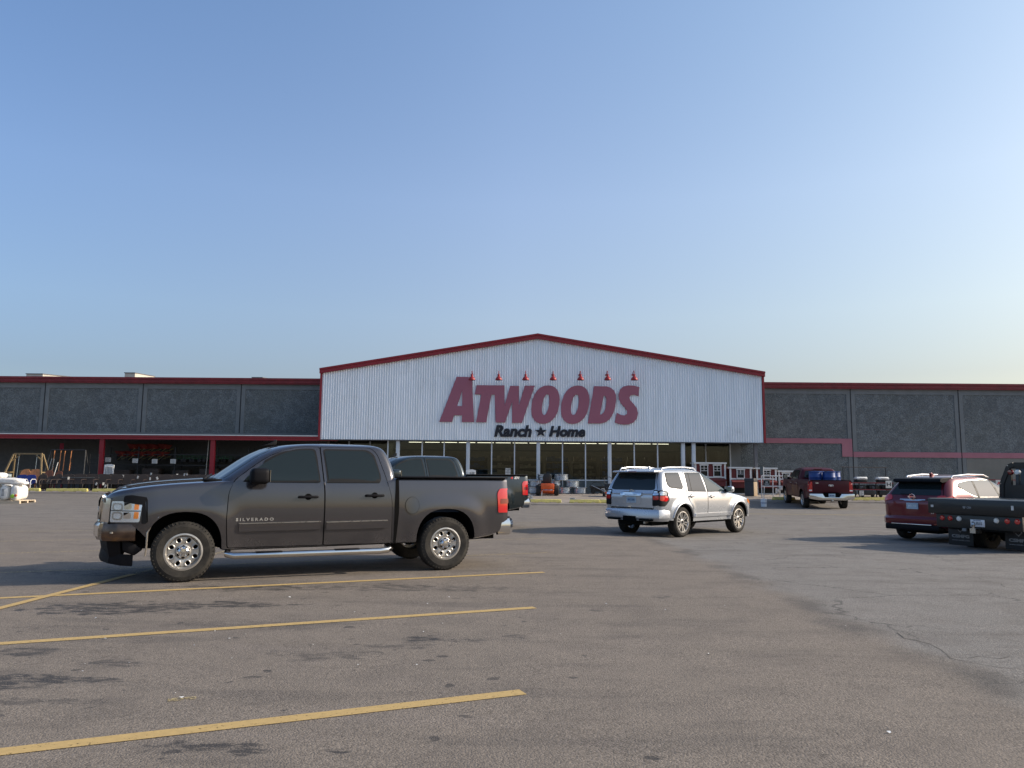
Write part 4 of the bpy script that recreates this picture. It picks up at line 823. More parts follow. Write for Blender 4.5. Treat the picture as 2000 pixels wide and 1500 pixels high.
    # bumpers
    b = BM(); pl_ = [(-.97, 2.44), (-.96, 2.66), (-.84, 2.84), (-.5, 2.93), (0, 2.95), (.5, 2.93), (.84, 2.84), (.96, 2.66), (.97, 2.44)]
    def sweep(b, plan, sect, mi=0):
        rows = []
        for i, (y, x) in enumerate(plan):
            a = Vector(plan[max(i-1, 0)]); e = Vector(plan[min(i+1, len(plan)-1)]); t = (e-a).normalized(); nn = Vector((t.y, -t.x))*-1
            rows.append([b.verts.new((x-abs(nn.y)*o_*0-(nn.y)*o_*-1*0+nn.y*o_*1.0, y+nn.x*o_, z_)) for o_, z_ in sect])
        for p, q in zip(rows, rows[1:]):
            for k in range(len(sect)): b.faces.new((p[k], p[(k+1) % len(sect)], q[(k+1) % len(sect)], q[k])).material_index = mi
        b.faces.new(rows[0]); b.faces.new(rows[-1][::-1]); return b
    c.solid('front_bumper', sweep(BM(), pl_, [(-.07, .58), (-.02, .56), (.0, .60), (.0, .70), (-.02, .775), (-.09, .785)]), 'bumper_rust' if near else 'chrome', angle=30)
    if near:
        c.solid('bumper_face', sweep(BM(), [(-.74, 2.885), (-.5, 2.945), (0, 2.965), (.5, 2.945), (.74, 2.885)], [(-.05, .60), (.0, .61), (.006, .66), (.004, .75), (-.03, .785), (-.06, .78)]), 'chrome', angle=30)
        c.solid('bumper_bolt', lathe(BM(), [(.02, 0), (.02, .02), (.001, .025)], c=(2.72, .93, .66), n=10, cap=False), 'chrome_dull'); 
    b = BM(); sweep(b, [(-.86, 2.62), (-.78, 2.78), (-.4, 2.88), (0, 2.90), (.4, 2.88), (.78, 2.78), (.86, 2.62)], [(-.14, .40), (-.10, .365), (-.05, .35), (-.02, .47), (.0, .575), (-.12, .575)]); c.solid('valance', b, 'black_plastic', angle=30)
    if near:
        b = BM(); sweep(b, [(.15, 2.88), (.50, 2.84), (.74, 2.74), (.84, 2.60), (.86, 2.46)], [(-.04, .29), (.0, .275), (.006, .31), (-.01, .42), (-.05, .42)])
        for v in b.verts: v.co.z -= .05*smooth(2.9, 2.45, v.co.x)
        o = c.solid('air_dam', b, 'black_plastic', angle=30); o['label'] = 'broken air dam hanging loose under the bumper'
        b = BM(); prism(b, [(2.34, .44), (2.42, .50), (2.60, .60), (2.58, .42), (2.44, .36)], .66, .88); c.solid('splash_guard', b, 'black_plastic', bv=.02)
        b = BM(); tube(b, [(2.31, .96, .36), (2.30, .975, .50), (2.30, .985, .66), (2.25, .99, .78), (2.17, 1.0, .87)], .013, 6); c.solid('loose_wheel_lip', b, 'chrome_dull')
        c.decal('duct_tape_patch', rpoly([(2.36, 1.02), (2.32, 1.12), (2.50, 1.15), (2.59, 1.14), (2.60, 1.055), (2.46, 1.035)], .02), 'y+', 'trim_black', off=.018, step=.05)
        c.decal('exposed_panel_gap', rpoly([(2.31, .78), (2.33, .95), (2.35, 1.09), (2.385, 1.09), (2.38, .95), (2.375, .78)], .02), 'y+', 'trim_black', off=.010, step=.05)
    # rear bumper with rubber step
    c.solid('rear_bumper', sweep(BM(), [(.965, -2.74), (.975, -2.94), (.84, -3.04), (0, -3.07), (-.84, -3.04), (-.975, -2.94), (-.965, -2.74)], [(-.10, .51), (-.02, .51), (.0, .55), (.01, .70), (-.02, .765), (-.12, .77)]), 'chrome', angle=30)
    c.solid('bumper_step', sweep(BM(), [(.94, -2.78), (.94, -2.93), (.81, -3.01), (0, -3.04), (-.81, -3.01), (-.94, -2.93), (-.94, -2.78)], [(-.10, .765), (-.0, .767), (-.0, .785), (-.12, .785)]), 'black_plastic')
    c.solid('tailgate', bevel(box(BM(), -2.94, -2.885, -.80, .80, .80, 1.395), .012), pnt)
    for sd in (1, -1): c.solid('bed_rail', bevel(box(BM(), -2.89, -1.10, sd*.93-.055 if sd > 0 else sd*.93-.055, sd*.93+.055 if sd > 0 else sd*.93+.055, 1.395, 1.418), .008), 'black_plastic')
    c.solid('tailgate_cap', bevel(box(BM(), -2.945, -2.88, -.86, .86, 1.396, 1.415), .006), 'black_plastic')
    b = BM(); prism(b, [(.58, 1.885), (.80, 1.865), (.66, 1.915), (.60, 1.965), (.575, 1.96)], -.02, .02); c.solid('roof_antenna', b, 'trim_black', bv=.006)
    c.mirror(.93, 1.0, 1.41, 'black_plastic' if near else pnt, sx=.24, sz=.22, sy=.22)
    if near:
        for sd in (1, -1):
            b = BM(); tube(b, [(1.28, sd*.86, .40), (1.30, sd*.98, .35), (1.22, sd*1.05, .335), (.6, sd*1.06, .335), (-.8, sd*1.06, .335), (-.92, sd*1.05, .345), (-.98, sd*.98, .36), (-.96, sd*.86, .40)], .043, 12); o = c.solid('side_step', b, 'chrome')
            [link('step_pad', bevel(box(BM(), a, a+.36, sd*1.06-.035, sd*1.06+.035, .365, .384), .008), 'black_plastic', o) for a in (.58, -.50)]
        c.text('model_badge', 'S I L V E R A D O', .96, .815, .50, .044, 'y+', 'letter_chrome', off=.012, bold=.035); 
    else:
        c.text('off_road_badge', 'Z71', -2.55, 1.325, .16, .065, 'y+', 'letter_white', off=.012, bold=.04, shear=.2); c.text('off_road_badge', '4', -2.40, 1.325, .08, .065, 'y+', 'letter_rd', off=.012, bold=.04, shear=.2)
    c.underbody(-2.85, 2.5, .52, .42, .62)
    b = BM(); tube(b, [(-WB, -.8, .40), (-WB, .8, .40)], .05, 10); lathe(b, [(.05, -.18), (.17, -.1), (.17, .1), (.05, .18)], axis='x', c=(-WB, 0, .40), n=14); lathe(b, [(.36, -.12), (.38, 0), (.36, .1)], c=(-2.5, 0, .52), n=24); tube(b, [(-1.2, -.55, .38), (-2.2, -.62, .40), (-2.9, -.68, .42)], .035, 8); link('axle', b, 'underbody', c.root)
    for x_ in (WB, -WB):
        for y_ in (.86, -.86): c.wheel(x_, y_, RW, .26, wheels, .230, 'steel_rim' if near else 'alloy', steer=0)
    return c
crewcab('dark taupe crew cab pickup with chrome side step and damaged front bumper', (-3.09, 12.10), 204.8, 0, 'paint_taupe')
crewcab('dark slate crew cab pickup parked behind the taupe pickup', (-2.57, 21.05), 205.2, .05, 'paint_slate', near=False, wheels='five')

# ------------------------------------------------------------------ SUV builder
def plate(c, x, z, y, m, txt, off=.02, w_=.30, h_=.15, col='letter_blue'):
    o = c.decal('license_plate', rpoly([(y-w_/2, z-h_/2), (y+w_/2, z-h_/2), (y+w_/2, z+h_/2), (y-w_/2, z+h_/2)], .01), 'x-', m, off=off, step=1); c.text('plate_number', txt, y, z-.005, w_*.72, h_*.42, 'x-', col, off=off+.004, bold=.03, parent=o); return o
def silver():
    c = Car('suv', 'silver suv seen from behind with roof rails, driving past the shop', (4.80, 21.72), 44, -.10, scale=1.0, cat='suv'); WB = 1.395; RW = .385
    zt = [(-2.34, 1.10), (-2.28, 1.14), (-2.0, 1.17), (-1.0, 1.17), (.6, 1.13), (.95, 1.115), (1.5, 1.04), (1.95, .96), (2.2, .86), (2.36, .74)]
    zb = [(-2.34, .50), (-2.1, .44), (-1.9, .42), (-1, .37), (1, .37), (1.9, .42), (2.1, .40), (2.36, .45)]
    hw = [(-2.34, .80), (-2.28, .865), (-2.15, .91), (-1.8, .925), (0, .925), (1.6, .925), (1.95, .90), (2.15, .84), (2.28, .74), (2.36, .58)]
    wz = [(.3, .95), (.45, .965), (.6, .985), (.8, 1.0), (1.0, .995), (1.1, .975), (1.2, .945)]
    fl = flarefn([(WB, .40), (-WB, .40)], .045, .50, .60, squarish=2.4)
    c.body(-2.34, 2.36, hw, zb, zt, wz, 'paint_silver', zc=lambda x: .04*smooth(.8, 1.4, x), r=.07, flare=fl, arches=[(p, .385, arch(.455, .47, .1), .58) for p in (WB, -WB)])
    zs = [1.02, 1.10, 1.16, 1.24, 1.32, 1.40, 1.48, 1.56, 1.62, 1.67, 1.70, 1.725, 1.745, 1.755]
    c.cab(zs, [(1.0, -2.30), (1.15, -2.295), (1.3, -2.25), (1.45, -2.18), (1.6, -2.09), (1.67, -2.04), (1.72, -1.95), (1.755, -1.80)], [(1.0, 1.25), (1.12, 1.12), (1.2, .96), (1.35, .66), (1.5, .36), (1.6, .14), (1.67, -.04), (1.72, -.2), (1.755, -.45)],
          [(1.0, .90), (1.15, .895), (1.3, .855), (1.45, .80), (1.6, .745), (1.66, .715), (1.70, .68), (1.73, .63), (1.755, .53)], 'paint_silver', cf=(.34, .42), cr=(.12, .16), rz=lambda x: 1-.03*smooth(-.9, -2.3, x))
    c.ready()
    for sd, d in ((1, 'y+'), (-1, 'y-')):
        fw = rpoly([(.98, 1.165), (.78, 1.30), (.50, 1.47), (.25, 1.575), (.05, 1.625), (-.22, 1.635), (-.16, 1.16)], [.03, .1, .1, .1, .1, .03, .02]); rw = rpoly([(-.26, 1.165), (-.31, 1.64), (-1.02, 1.635), (-1.10, 1.18)], [.02, .03, .04, .03]); qw = rpoly([(-1.30, 1.30), (-1.36, 1.24), (-1.86, 1.28), (-1.96, 1.36), (-1.90, 1.62), (-1.30, 1.63)], [.04, .05, .06, .06, .05, .04])
        c.panel('front_door', rpoly([(.92, .50), (.96, .80), (.95, 1.09), (1.02, 1.14), (.80, 1.31), (.50, 1.50), (.24, 1.61), (.05, 1.66), (-.20, 1.67), (-.18, 1.1), (-.20, .50)], [.03, .1, .05, .03, .1, .1, .1, .1, .02, .1, .02]), d, 'paint_silver', off=.006)
        c.panel('rear_door', rpoly([(-.22, .50), (-.20, 1.1), (-.22, 1.67), (-1.08, 1.665), (-1.16, 1.20), (-1.13, 1.03), (-.95, .72), (-.90, .50)], [.02, .1, .02, .05, .06, .1, .1, .02]), d, 'paint_silver', off=.006)
        for nm, q in (('front_window', fw), ('rear_window', rw), ('quarter_window', qw)): c.decal('window_trim', c.outline(q, 0, .018), d, 'trim_black', off=.0085, step=.06); c.decal(nm, q, d, 'tint_light' if nm == 'front_window' else 'tint_glass', off=.0115, step=.06)
        c.decal('window_divider', [(-.94, 1.17), (-.965, 1.17), (-.87, 1.64), (-.845, 1.64)], d, 'trim_black', off=.014, step=.06)
        c.decal('rocker_moulding', rpoly([(.94, .50), (.96, .585), (-.88, .585), (-.90, .50)], .02), d, 'paint_silver', off=.035, step=.1)
        c.handle(-.02, .9, 1.02, 'chrome', L=.17, sd=sd); c.handle(-.99, .9, 1.04, 'chrome', L=.17, sd=sd)
        c.solid('roof_rail', tube(BM(), [(-1.98, sd*.66, 1.69), (-1.92, sd*.655, 1.755), (-1.6, sd*.65, 1.785), (-.9, sd*.645, 1.795), (-.45, sd*.64, 1.775), (-.32, sd*.635, 1.72)], [.016, .022, .019, .019, .020, .015], 10), 'paint_silver')
        c.decal('tail_lamp_side', rpoly([(-1.98, .95), (-2.05, 1.17), (-2.28, 1.20), (-2.33, 1.10), (-2.33, .80), (-2.16, .80)], .04), d, 'trim_black', off=.010, step=.04)
        c.decal('tail_lamp_side_lens', rpoly([(-2.03, .96), (-2.07, 1.06), (-2.30, 1.06), (-2.305, .94), (-2.12, .92)], .03), d, 'lens_red', off=.014, step=.04); c.decal('tail_lamp_side_lens', rpoly([(-2.08, 1.075), (-2.09, 1.15), (-2.27, 1.17), (-2.30, 1.075)], .02), d, 'lens_clear', off=.014, step=.04)
        c.decal('tail_lamp', rpoly([(sd*.66, .80), (sd*.665, 1.20), (sd*.80, 1.19), (sd*.84, 1.10), (sd*.84, .82)], .03), 'x-', 'trim_black', off=.02, step=.05)
        c.decal('tail_lamp_lens', rpoly([(sd*.68, .96), (sd*.68, 1.055), (sd*.82, 1.055), (sd*.82, .96)], .02), 'x-', 'lens_red', off=.025, step=.05); c.decal('tail_lamp_lens', rpoly([(sd*.68, 1.075), (sd*.68, 1.17), (sd*.79, 1.165), (sd*.82, 1.075)], .02), 'x-', 'lens_clear', off=.025, step=.05)
        c.decal('headlight', rpoly([(1.92, .84), (1.90, .93), (2.05, .93), (2.28, .86), (2.30, .76), (2.08, .78)], .03), d, 'lens_amber', off=.010, step=.05)
        # arch lips
        for cx in (WB, -WB):
            P_ = [Vector((cx+.475*math.cos(t), 0, .385+.487*math.sin(t))) for t in [R(14+152*i/20) for i in range(21)]]
            Q_ = []
            for p in P_:
                h = c.bvh.ray_cast(Vector((p.x, 3*sd, p.z)), Vector((0, -sd, 0))); Q_.append((p.x, h[0].y if h[0] else sd*.93, p.z))
            c.solid('arch_moulding', tube(BM(), Q_, .028, 8), 'paint_silver')
    c.panel('liftgate', rpoly([(-.68, .72), (-.71, 1.05), (-.76, 1.24), (-.68, 1.42), (-.62, 1.64), (.62, 1.64), (.68, 1.42), (.76, 1.24), (.71, 1.05), (.68, .72)], .05), 'x-', 'paint_silver', off=.008, step=.07)
    c.decal('back_window', rpoly([(-.70, 1.22), (-.66, 1.40), (-.59, 1.62), (.59, 1.62), (.66, 1.40), (.70, 1.22), (.60, 1.195), (-.60, 1.195)], .05), 'x-', 'tint_glass', off=.013, step=.06)
    b = BM(); prism(b, [(-1.86, 1.715), (-2.24, 1.69), (-2.30, 1.665), (-2.26, 1.64), (-2.0, 1.645), (-1.86, 1.66)], -.67, .67); c.solid('spoiler', b, 'paint_silver', bv=.015); c.solid('brake_light', box(BM(), -2.305, -2.28, -.12, .12, 1.655, 1.675), 'lens_red_dark')
    c.decal('garnish', rpoly([(-.34, 1.075), (-.32, 1.115), (.32, 1.115), (.34, 1.075), (.30, 1.055), (-.30, 1.055)], .015), 'x-', 'chrome', off=.045, th=.04, step=.1)
    c.text('model_lettering', '4RUNNER', 0, 1.085, .40, .022, 'x-', 'letter_grey', off=.052)
    b = BM(); tube(b, [(-2.335, .075*math.cos(t), 1.155+.05*math.sin(t)) for t in [R(i*30) for i in range(13)]], .009, 6, cap=False); tube(b, [(-2.337, .035*math.cos(t), 1.155+.045*math.sin(t)) for t in [R(i*30) for i in range(13)]], .007, 6, cap=False); tube(b, [(-2.337, .06*math.cos(t), 1.175+.02*math.sin(t)) for t in [R(i*30) for i in range(13)]], .006, 6, cap=False); c.solid('emblem', b, 'chrome')
    c.decal('plate_recess', rpoly([(-.30, .84), (-.30, 1.05), (.30, 1.05), (.30, .84)], .05), 'x-', 'paint_silver', off=.016, step=.1); plate(c, 0, .945, 0, 'plate_blue', 'JFC 236', off=.022)
    c.decal('liftgate_lower_gap', rpoly([(-.66, .73), (-.66, .755), (.66, .755), (.66, .73)], .01), 'x-', 'gap', off=.014)
    b = BM(); P_ = [(.93, -1.98), (.93, -2.22), (.86, -2.36), (.6, -2.43), (0, -2.45), (-.6, -2.43), (-.86, -2.36), (-.93, -2.22), (-.93, -1.98)]; rows = []
    for i, (y, x) in enumerate(P_): rows.append([b.verts.new((x*(1 if o_ == 0 else 1)+(o_ if abs(y) < .9 else 0), y-math.copysign(o_, y)*(1 if abs(y) > .8 else 0), z_)) for o_, z_ in [(.10, .44), (.05, .42), (.0, .50), (.0, .64), (.03, .71), (.14, .72)]])
    for p, q in zip(rows, rows[1:]):
        for k in range(6): b.faces.new((p[k], p[(k+1) % 6], q[(k+1) % 6], q[k]))
    b.faces.new(rows[0]); b.faces.new(rows[-1][::-1]); c.solid('rear_bumper', b, 'paint_silver', angle=30)
    b = BM(); box(b, -2.465, -2.40, -.20, .20, .40, .54); box(b, -2.46, -2.38, .30, .70, .43, .475); box(b, -2.46, -2.38, -.70, -.30, .43, .475); c.solid('bumper_cutout', b, 'gap', bv=.01)
    c.decal('windshield', rpoly([(-.78, 1.17), (-.62, 1.60), (.62, 1.60), (.78, 1.17)], .05), 'x+', 'screen_glass', off=.004, step=.06)
    b = BM(); prism(b, [(-1.42, 1.755), (-1.58, 1.755), (-1.60, 1.80), (-1.57, 1.81)], -.02, .02); c.solid('roof_antenna', b, 'paint_silver', bv=.004)
    c.mirror(.80, .88, 1.21, 'paint_silver', sx=.15, sz=.17, sy=.20); c.underbody(-2.2, 2.1, .52, .30, .46)
    c.solid('exhaust_pipe', tube(BM(), [(-2.38, -.42, .38), (-2.0, -.42, .38)], .03, 10), 'chrome_dull')
    for x_ in (WB, -WB):
        for y_ in (.80, -.80): c.wheel(x_, y_, RW, .25, 'twin6', .262, 'alloy')
silver()
def redsuv():
    c = Car('suv', 'dark red suv with bright window trim parked beside the black flatbed', (11.95, 20.45), 30, -.11, cat='suv'); WB = 1.353; RW = .35
    zt = [(-2.28, .98), (-2.2, 1.05), (-1.9, 1.09), (-1, 1.08), (.7, 1.03), (1.0, 1.0), (1.6, .95), (2.0, .86), (2.25, .72), (2.36, .60)]
    zb = [(-2.28, .42), (-2.1, .34), (-1.9, .30), (1.9, .27), (2.36, .34)]
    hw = [(-2.28, .66), (-2.22, .77), (-2.08, .86), (-1.8, .91), (0, .92), (1.6, .91), (2.0, .86), (2.22, .72), (2.36, .5)]
    wz = [(.2, .94), (.4, .97), (.6, .99), (.8, 1.0), (.95, .99), (1.1, .955)]
    c.body(-2.28, 2.36, hw, zb, zt, wz, 'paint_red', zc=.03, r=.08, flare=flarefn([(WB, .36), (-WB, .36)], .025, .42, .55), arches=[(p, .35, arch(.40, .41), .56) for p in (WB, -WB)])
    zs = [.90, .98, 1.05, 1.12, 1.20, 1.28, 1.36, 1.44, 1.50, 1.55, 1.585, 1.61, 1.63, 1.64]
    c.cab(zs, [(.9, -2.26), (1.05, -2.22), (1.2, -2.12), (1.35, -2.0), (1.5, -1.87), (1.58, -1.78), (1.62, -1.66), (1.64, -1.5)], [(.9, 1.42), (1.02, 1.25), (1.12, 1.04), (1.3, .70), (1.45, .40), (1.55, .14), (1.6, -.06), (1.64, -.4)],
          [(.9, .885), (1.05, .88), (1.2, .83), (1.35, .765), (1.5, .69), (1.57, .645), (1.61, .59), (1.64, .48)], 'paint_red', cf=(.4, .45), cr=(.26, .22), rz=lambda x: 1-.05*smooth(-.6, -2.2, x))
    c.ready()
    for sd, d in ((1, 'y+'), (-1, 'y-')):
        w_ = rpoly([(.98, 1.10), (.70, 1.27), (.35, 1.43), (.05, 1.51), (-.4, 1.535), (-1.1, 1.51), (-1.55, 1.45), (-1.62, 1.38), (-1.30, 1.20), (-1.0, 1.12)], [.04, .1, .1, .1, .1, .1, .06, .05, .1, .1])
        c.decal('chrome_window_trim', c.outline(w_, 0, .016), d, 'chrome_dull', off=.008, step=.06); c.decal('side_windows', w_, d, 'tint_light', off=.013, step=.06)
        for a, e in ((.02, -.07), (-.93, -.87)): c.decal('door_pillar', [(a-.04, 1.10), (a+.035, 1.10), (e+.03, 1.52), (e-.04, 1.52)], d, 'trim_black', off=.016, step=.06)
        c.panel('front_door', rpoly([(.95, .42), (1.0, .8), (.98, 1.07), (.0, 1.075), (-.02, .42)], .04), d, 'paint_red', off=.006); c.panel('rear_door', rpoly([(-.04, .42), (-.02, 1.075), (-1.0, 1.095), (-1.05, .9), (-.88, .62), (-.82, .42)], .05), d, 'paint_red', off=.006)
        c.handle(.12, .9, .98, 'chrome', L=.17, sd=sd); c.handle(-.86, .9, 1.0, 'chrome', L=.17, sd=sd); c.decal('rocker_cladding', rpoly([(.95, .30), (.95, .40), (-.95, .40), (-.95, .30)], .02), d, 'black_plastic', off=.02)
        c.solid('roof_rail', tube(BM(), [(-1.62, sd*.585, 1.545), (-1.52, sd*.59, 1.62), (-.9, sd*.60, 1.665), (-.2, sd*.60, 1.66), (.05, sd*.60, 1.60)], [.018, .022, .020, .020, .012], 10), 'chrome')
        for cx in (WB, -WB): c.solid('arch_moulding', tube(BM(), [(cx+.41*math.cos(t), sd*.935, .35+.42*math.sin(t)) for t in [R(-10+200*i/16) for i in range(17)]], .022, 6), 'black_plastic')
        c.decal('tail_lamp', rpoly([(sd*.56, 1.02), (sd*.60, 1.13), (sd*.74, 1.14), (sd*.84, 1.05), (sd*.80, .98)], .03), 'x-', 'lens_red', off=.02, step=.05); c.decal('tail_lamp_side', rpoly([(-1.90, 1.08), (-2.0, 1.14), (-2.18, 1.10), (-2.22, 1.0), (-2.1, 1.0)], .03), d, 'lens_red', off=.012, step=.05)
        c.decal('reflector', rpoly([(sd*.55, .44), (sd*.55, .47), (sd*.72, .48), (sd*.72, .45)], .01), 'x-', 'lens_red_dark', off=.06)
    c.panel('liftgate', rpoly([(-.60, .62), (-.66, .95), (-.72, 1.12), (-.56, 1.50), (.56, 1.50), (.72, 1.12), (.66, .95), (.60, .62)], .06), 'x-', 'paint_red', off=.007, step=.07)
    c.decal('back_window', rpoly([(-.66, 1.14), (-.54, 1.46), (.54, 1.46), (.66, 1.14)], .06), 'x-', 'tint_glass', off=.013, step=.06)
    b = BM(); prism(b, [(-1.62, 1.59), (-1.98, 1.565), (-2.08, 1.545), (-2.10, 1.48), (-2.0, 1.45), (-1.62, 1.50)], -.62, .62); c.solid('spoiler', b, 'black_plastic', angle=20, bv=.01)
    b = BM(); prism(b, [(-1.30, 1.63), (-1.48, 1.62), (-1.50, 1.70), (-1.46, 1.71)], -.03, .03); c.solid('roof_antenna', b, 'paint_red', bv=.01)
    c.solid('wiper', tube(BM(), [(-2.22, .05, 1.16), (-2.20, .35, 1.17)], .012, 6), 'trim_black')
    c.decal('garnish', rpoly([(-.33, 1.005), (-.33, 1.03), (.33, 1.03), (.33, 1.005)], .01), 'x-', 'chrome', off=.03, th=.025)
    b = BM(); tube(b, [(-2.30, .075*math.cos(t), 1.105+.065*math.sin(t)) for t in [R(i*20) for i in range(19)]], .010, 6, cap=False); box(b, -2.312, -2.295, -.10, .10, 1.09, 1.12); c.solid('emblem', b, 'chrome')
    plate(c, 0, .88, 0, 'plate_blue', 'JKR 715', off=.03, col='letter_white'); c.text('trim_badge', 'SV', -.50, .72, .08, .035, 'x-', 'letter_chrome', off=.012)
    b = BM(); rows = []
    for y, x in [(.88, -1.98), (.88, -2.15), (.74, -2.30), (.4, -2.37), (0, -2.38), (-.4, -2.37), (-.74, -2.30), (-.88, -2.15), (-.88, -1.98)]: rows.append([b.verts.new((x+o_, y*(1-.03*(o_ > 0)), z_)) for o_, z_ in [(.12, .36), (.03, .38), (0, .46), (.0, .56), (.05, .63), (.15, .64)]])
    for p, q in zip(rows, rows[1:]):
        for k in range(6): b.faces.new((p[k], p[(k+1) % 6], q[(k+1) % 6], q[k]))
    b.faces.new(rows[0]); b.faces.new(rows[-1][::-1]); c.solid('rear_bumper', b, 'paint_red', angle=30)
    c.solid('bumper_cladding', bevel(box(BM(), -2.392, -2.1, -.70, .70, .29, .43), .03), 'black_plastic'); c.solid('bumper_chrome_strip', bevel(box(BM(), -2.40, -2.38, -.52, .52, .425, .445), .004), 'chrome')
    c.decal('windshield', rpoly([(-.76, 1.08), (-.58, 1.48), (.58, 1.48), (.76, 1.08)], .05), 'x+', 'screen_glass', off=.004, step=.06); c.mirror(.86, .86, 1.12, 'paint_red', sx=.13, sz=.14, sy=.18); c.underbody(-2.1, 2.0, .5, .22, .40)
    for x_ in (WB, -WB):
        for y_ in (.79, -.79): c.wheel(x_, y_, RW, .225, 'five_b', .225, 'alloy')
redsuv()
def maroon():
    c = Car('pickup_truck', 'maroon pickup at the kerb carrying blue plastic barrels', (15.22, 39.05), 83, .045, pitch=R(1.7)); WB = 1.785; RW = .40
    zt = [(-2.98, 1.38), (-1.0, 1.36), (1.35, 1.30), (1.7, 1.30), (2.3, 1.25), (2.65, 1.15), (2.8, 1.0)]
    zb = [(-2.98, .62), (-2.4, .48), (1.9, .46), (2.8, .6)]; hw = [(-2.98, .98), (-2.8, 1.0), (0, 1.005), (2.2, .99), (2.5, .93), (2.7, .8), (2.8, .66)]
    wz = [(.4, .96), (.6, .985), (.9, 1.0), (1.1, .995), (1.3, .96), (1.4, .94)]
    c.body(-2.98, 2.8, hw, zb, zt, wz, 'paint_maroon', zc=lambda x: .07*smooth(1.2, 1.8, x), r=.06, flare=flarefn([(WB, .45), (-WB, .45)], .035, .5, .66, squarish=3), arches=[(p, .43, arch(.47, .49, .15), .62) for p in (WB, -WB)], bed=(-2.91, -1.12, -.80, .80, .86, 1.7))
    zs = [1.2, 1.30, 1.36, 1.44, 1.52, 1.60, 1.68, 1.75, 1.80, 1.84, 1.87, 1.89, 1.90]
    c.cab(zs, [(1.2, -1.06), (1.4, -1.05), (1.7, -.98), (1.82, -.90), (1.9, -.7)], [(1.2, 1.55), (1.36, 1.44), (1.6, 1.12), (1.75, .86), (1.84, .62), (1.9, .3)], [(1.2, .93), (1.36, .93), (1.6, .85), (1.75, .79), (1.83, .74), (1.87, .68), (1.9, .55)], 'paint_maroon', cf=(.36, .42), cr=(.10, .14))
    c.ready()
    for sd, d in ((1, 'y+'), (-1, 'y-')):
        c.panel('front_door', rpoly([(1.25, .50), (1.28, 1.2), (1.10, 1.44), (.80, 1.68), (.5, 1.82), (.25, 1.84), (.2, .50)], [.03, .05, .05, .1, .1, .03, .02]), d, 'paint_maroon'); c.panel('rear_door', rpoly([(.18, .50), (.22, 1.84), (-.72, 1.84), (-.84, 1.45), (-.98, 1.1), (-.98, .50)], [.02, .03, .1, .1, .1, .03]), d, 'paint_maroon')
        c.decal('front_window', rpoly([(1.05, 1.36), (.80, 1.60), (.5, 1.76), (.30, 1.78), (.28, 1.36)], .04), d, 'tint_glass', off=.012, step=.07); c.decal('rear_window', rpoly([(.17, 1.36), (.17, 1.78), (-.64, 1.78), (-.76, 1.40), (-.74, 1.36)], .05), d, 'tint_glass', off=.012, step=.07)
        c.handle(.36, 1, 1.14, 'chrome', sd=sd); c.handle(-.80, 1, 1.15, 'chrome', sd=sd)
        c.decal('tail_lamp', rpoly([(sd*.99, .84), (sd*.82, .84), (sd*.82, 1.30), (sd*.99, 1.30)], .02), 'x-', 'lens_red', off=.02, step=.06); c.decal('tail_lamp_side', rpoly([(-2.985, .84), (-2.985, 1.30), (-2.88, 1.28), (-2.88, .86)], .02), d, 'lens_red', off=.012, step=.06); c.decal('reverse_lens', rpoly([(sd*.97, .87), (sd*.84, .87), (sd*.84, .93), (sd*.97, .93)], .01), 'x-', 'lens_white', off=.024)
    c.decal('windshield', rpoly([(-.78, 1.38), (-.62, 1.80), (.62, 1.80), (.78, 1.38)], .05), 'x+', 'screen_glass', off=.004); c.decal('back_window', rpoly([(-.70, 1.42), (-.62, 1.76), (.62, 1.76), (.70, 1.42)], .06), 'x-', 'tint_glass', off=.008); c.solid('brake_light', box(BM(), -.905, -.86, -.2, .2, 1.835, 1.865), 'lens_red_dark')
    c.solid('tailgate', bevel(box(BM(), -3.02, -2.965, -.82, .82, .80, 1.375), .015), 'paint_maroon'); c.solid('tailgate_spoiler', bevel(box(BM(), -3.035, -2.94, -.83, .83, 1.35, 1.385), .01), 'black_plastic')
    b = BM(); lathe(b, [(.001, -3.035), (.06, -3.033), (.07, -3.02)], axis='x', c=(0, 0, 1.13), n=6, cap=False); o = c.solid('emblem', b, 'chrome')
    b = BM()
    for sd in (1, -1): tube(b, [(-3.04, sd*.015, 1.10), (-3.045, sd*.045, 1.16), (-3.045, sd*.09, 1.165), (-3.04, sd*.10, 1.12), (-3.04, sd*.07, 1.10)], .014, 6)
    link('emblem_horns', b, 'letter_white', o)
    text_obj('model_lettering', '1500', .07, 'letter_chrome', c.root, (-3.025, .62, 1.24), (R(90), 0, R(-90)), bold=.004, ext=.003)
    b = BM(); prism(b, [(-1.0, .76), (-.42, .76), (-.32, .60), (.32, .60), (.42, .76), (1.0, .76), (1.0, .52), (.6, .46), (-.6, .46), (-1.0, .52)], -3.20, -2.98, axis='x'); c.solid('rear_bumper', b, 'chrome', bv=.02)
    o = c.solid('license_plate', bevel(box(BM(), -3.165, -3.15, -.15, .15, .61, .76), .003), 'plate_blue'); text_obj('plate_number', '483 KLM', .055, 'letter_blue', o, (-3.168, 0, .68), (R(90), 0, R(-90)), bold=.002, ext=.002)
    c.solid('plate_bracket', box(BM(), -3.149, -3.0, -.34, .34, .60, .80), 'gap'); c.solid('hitch', bevel(box(BM(), -3.26, -2.9, -.04, .04, .40, .48), .008), 'chrome_dull'); c.mirror(.98, 1.0, 1.40, 'trim_black', sx=.16, sz=.24, sy=.22)
    b = BM(); tube(b, [(-WB, -.8, .40), (-WB, .8, .40)], .06, 10); tube(b, [(-2.2, -.55, .42), (-3.0, -.60, .42)], .04, 8); link('axle', b, 'underbody', c.root); c.underbody(-2.85, 2.5, .5, .42, .60)
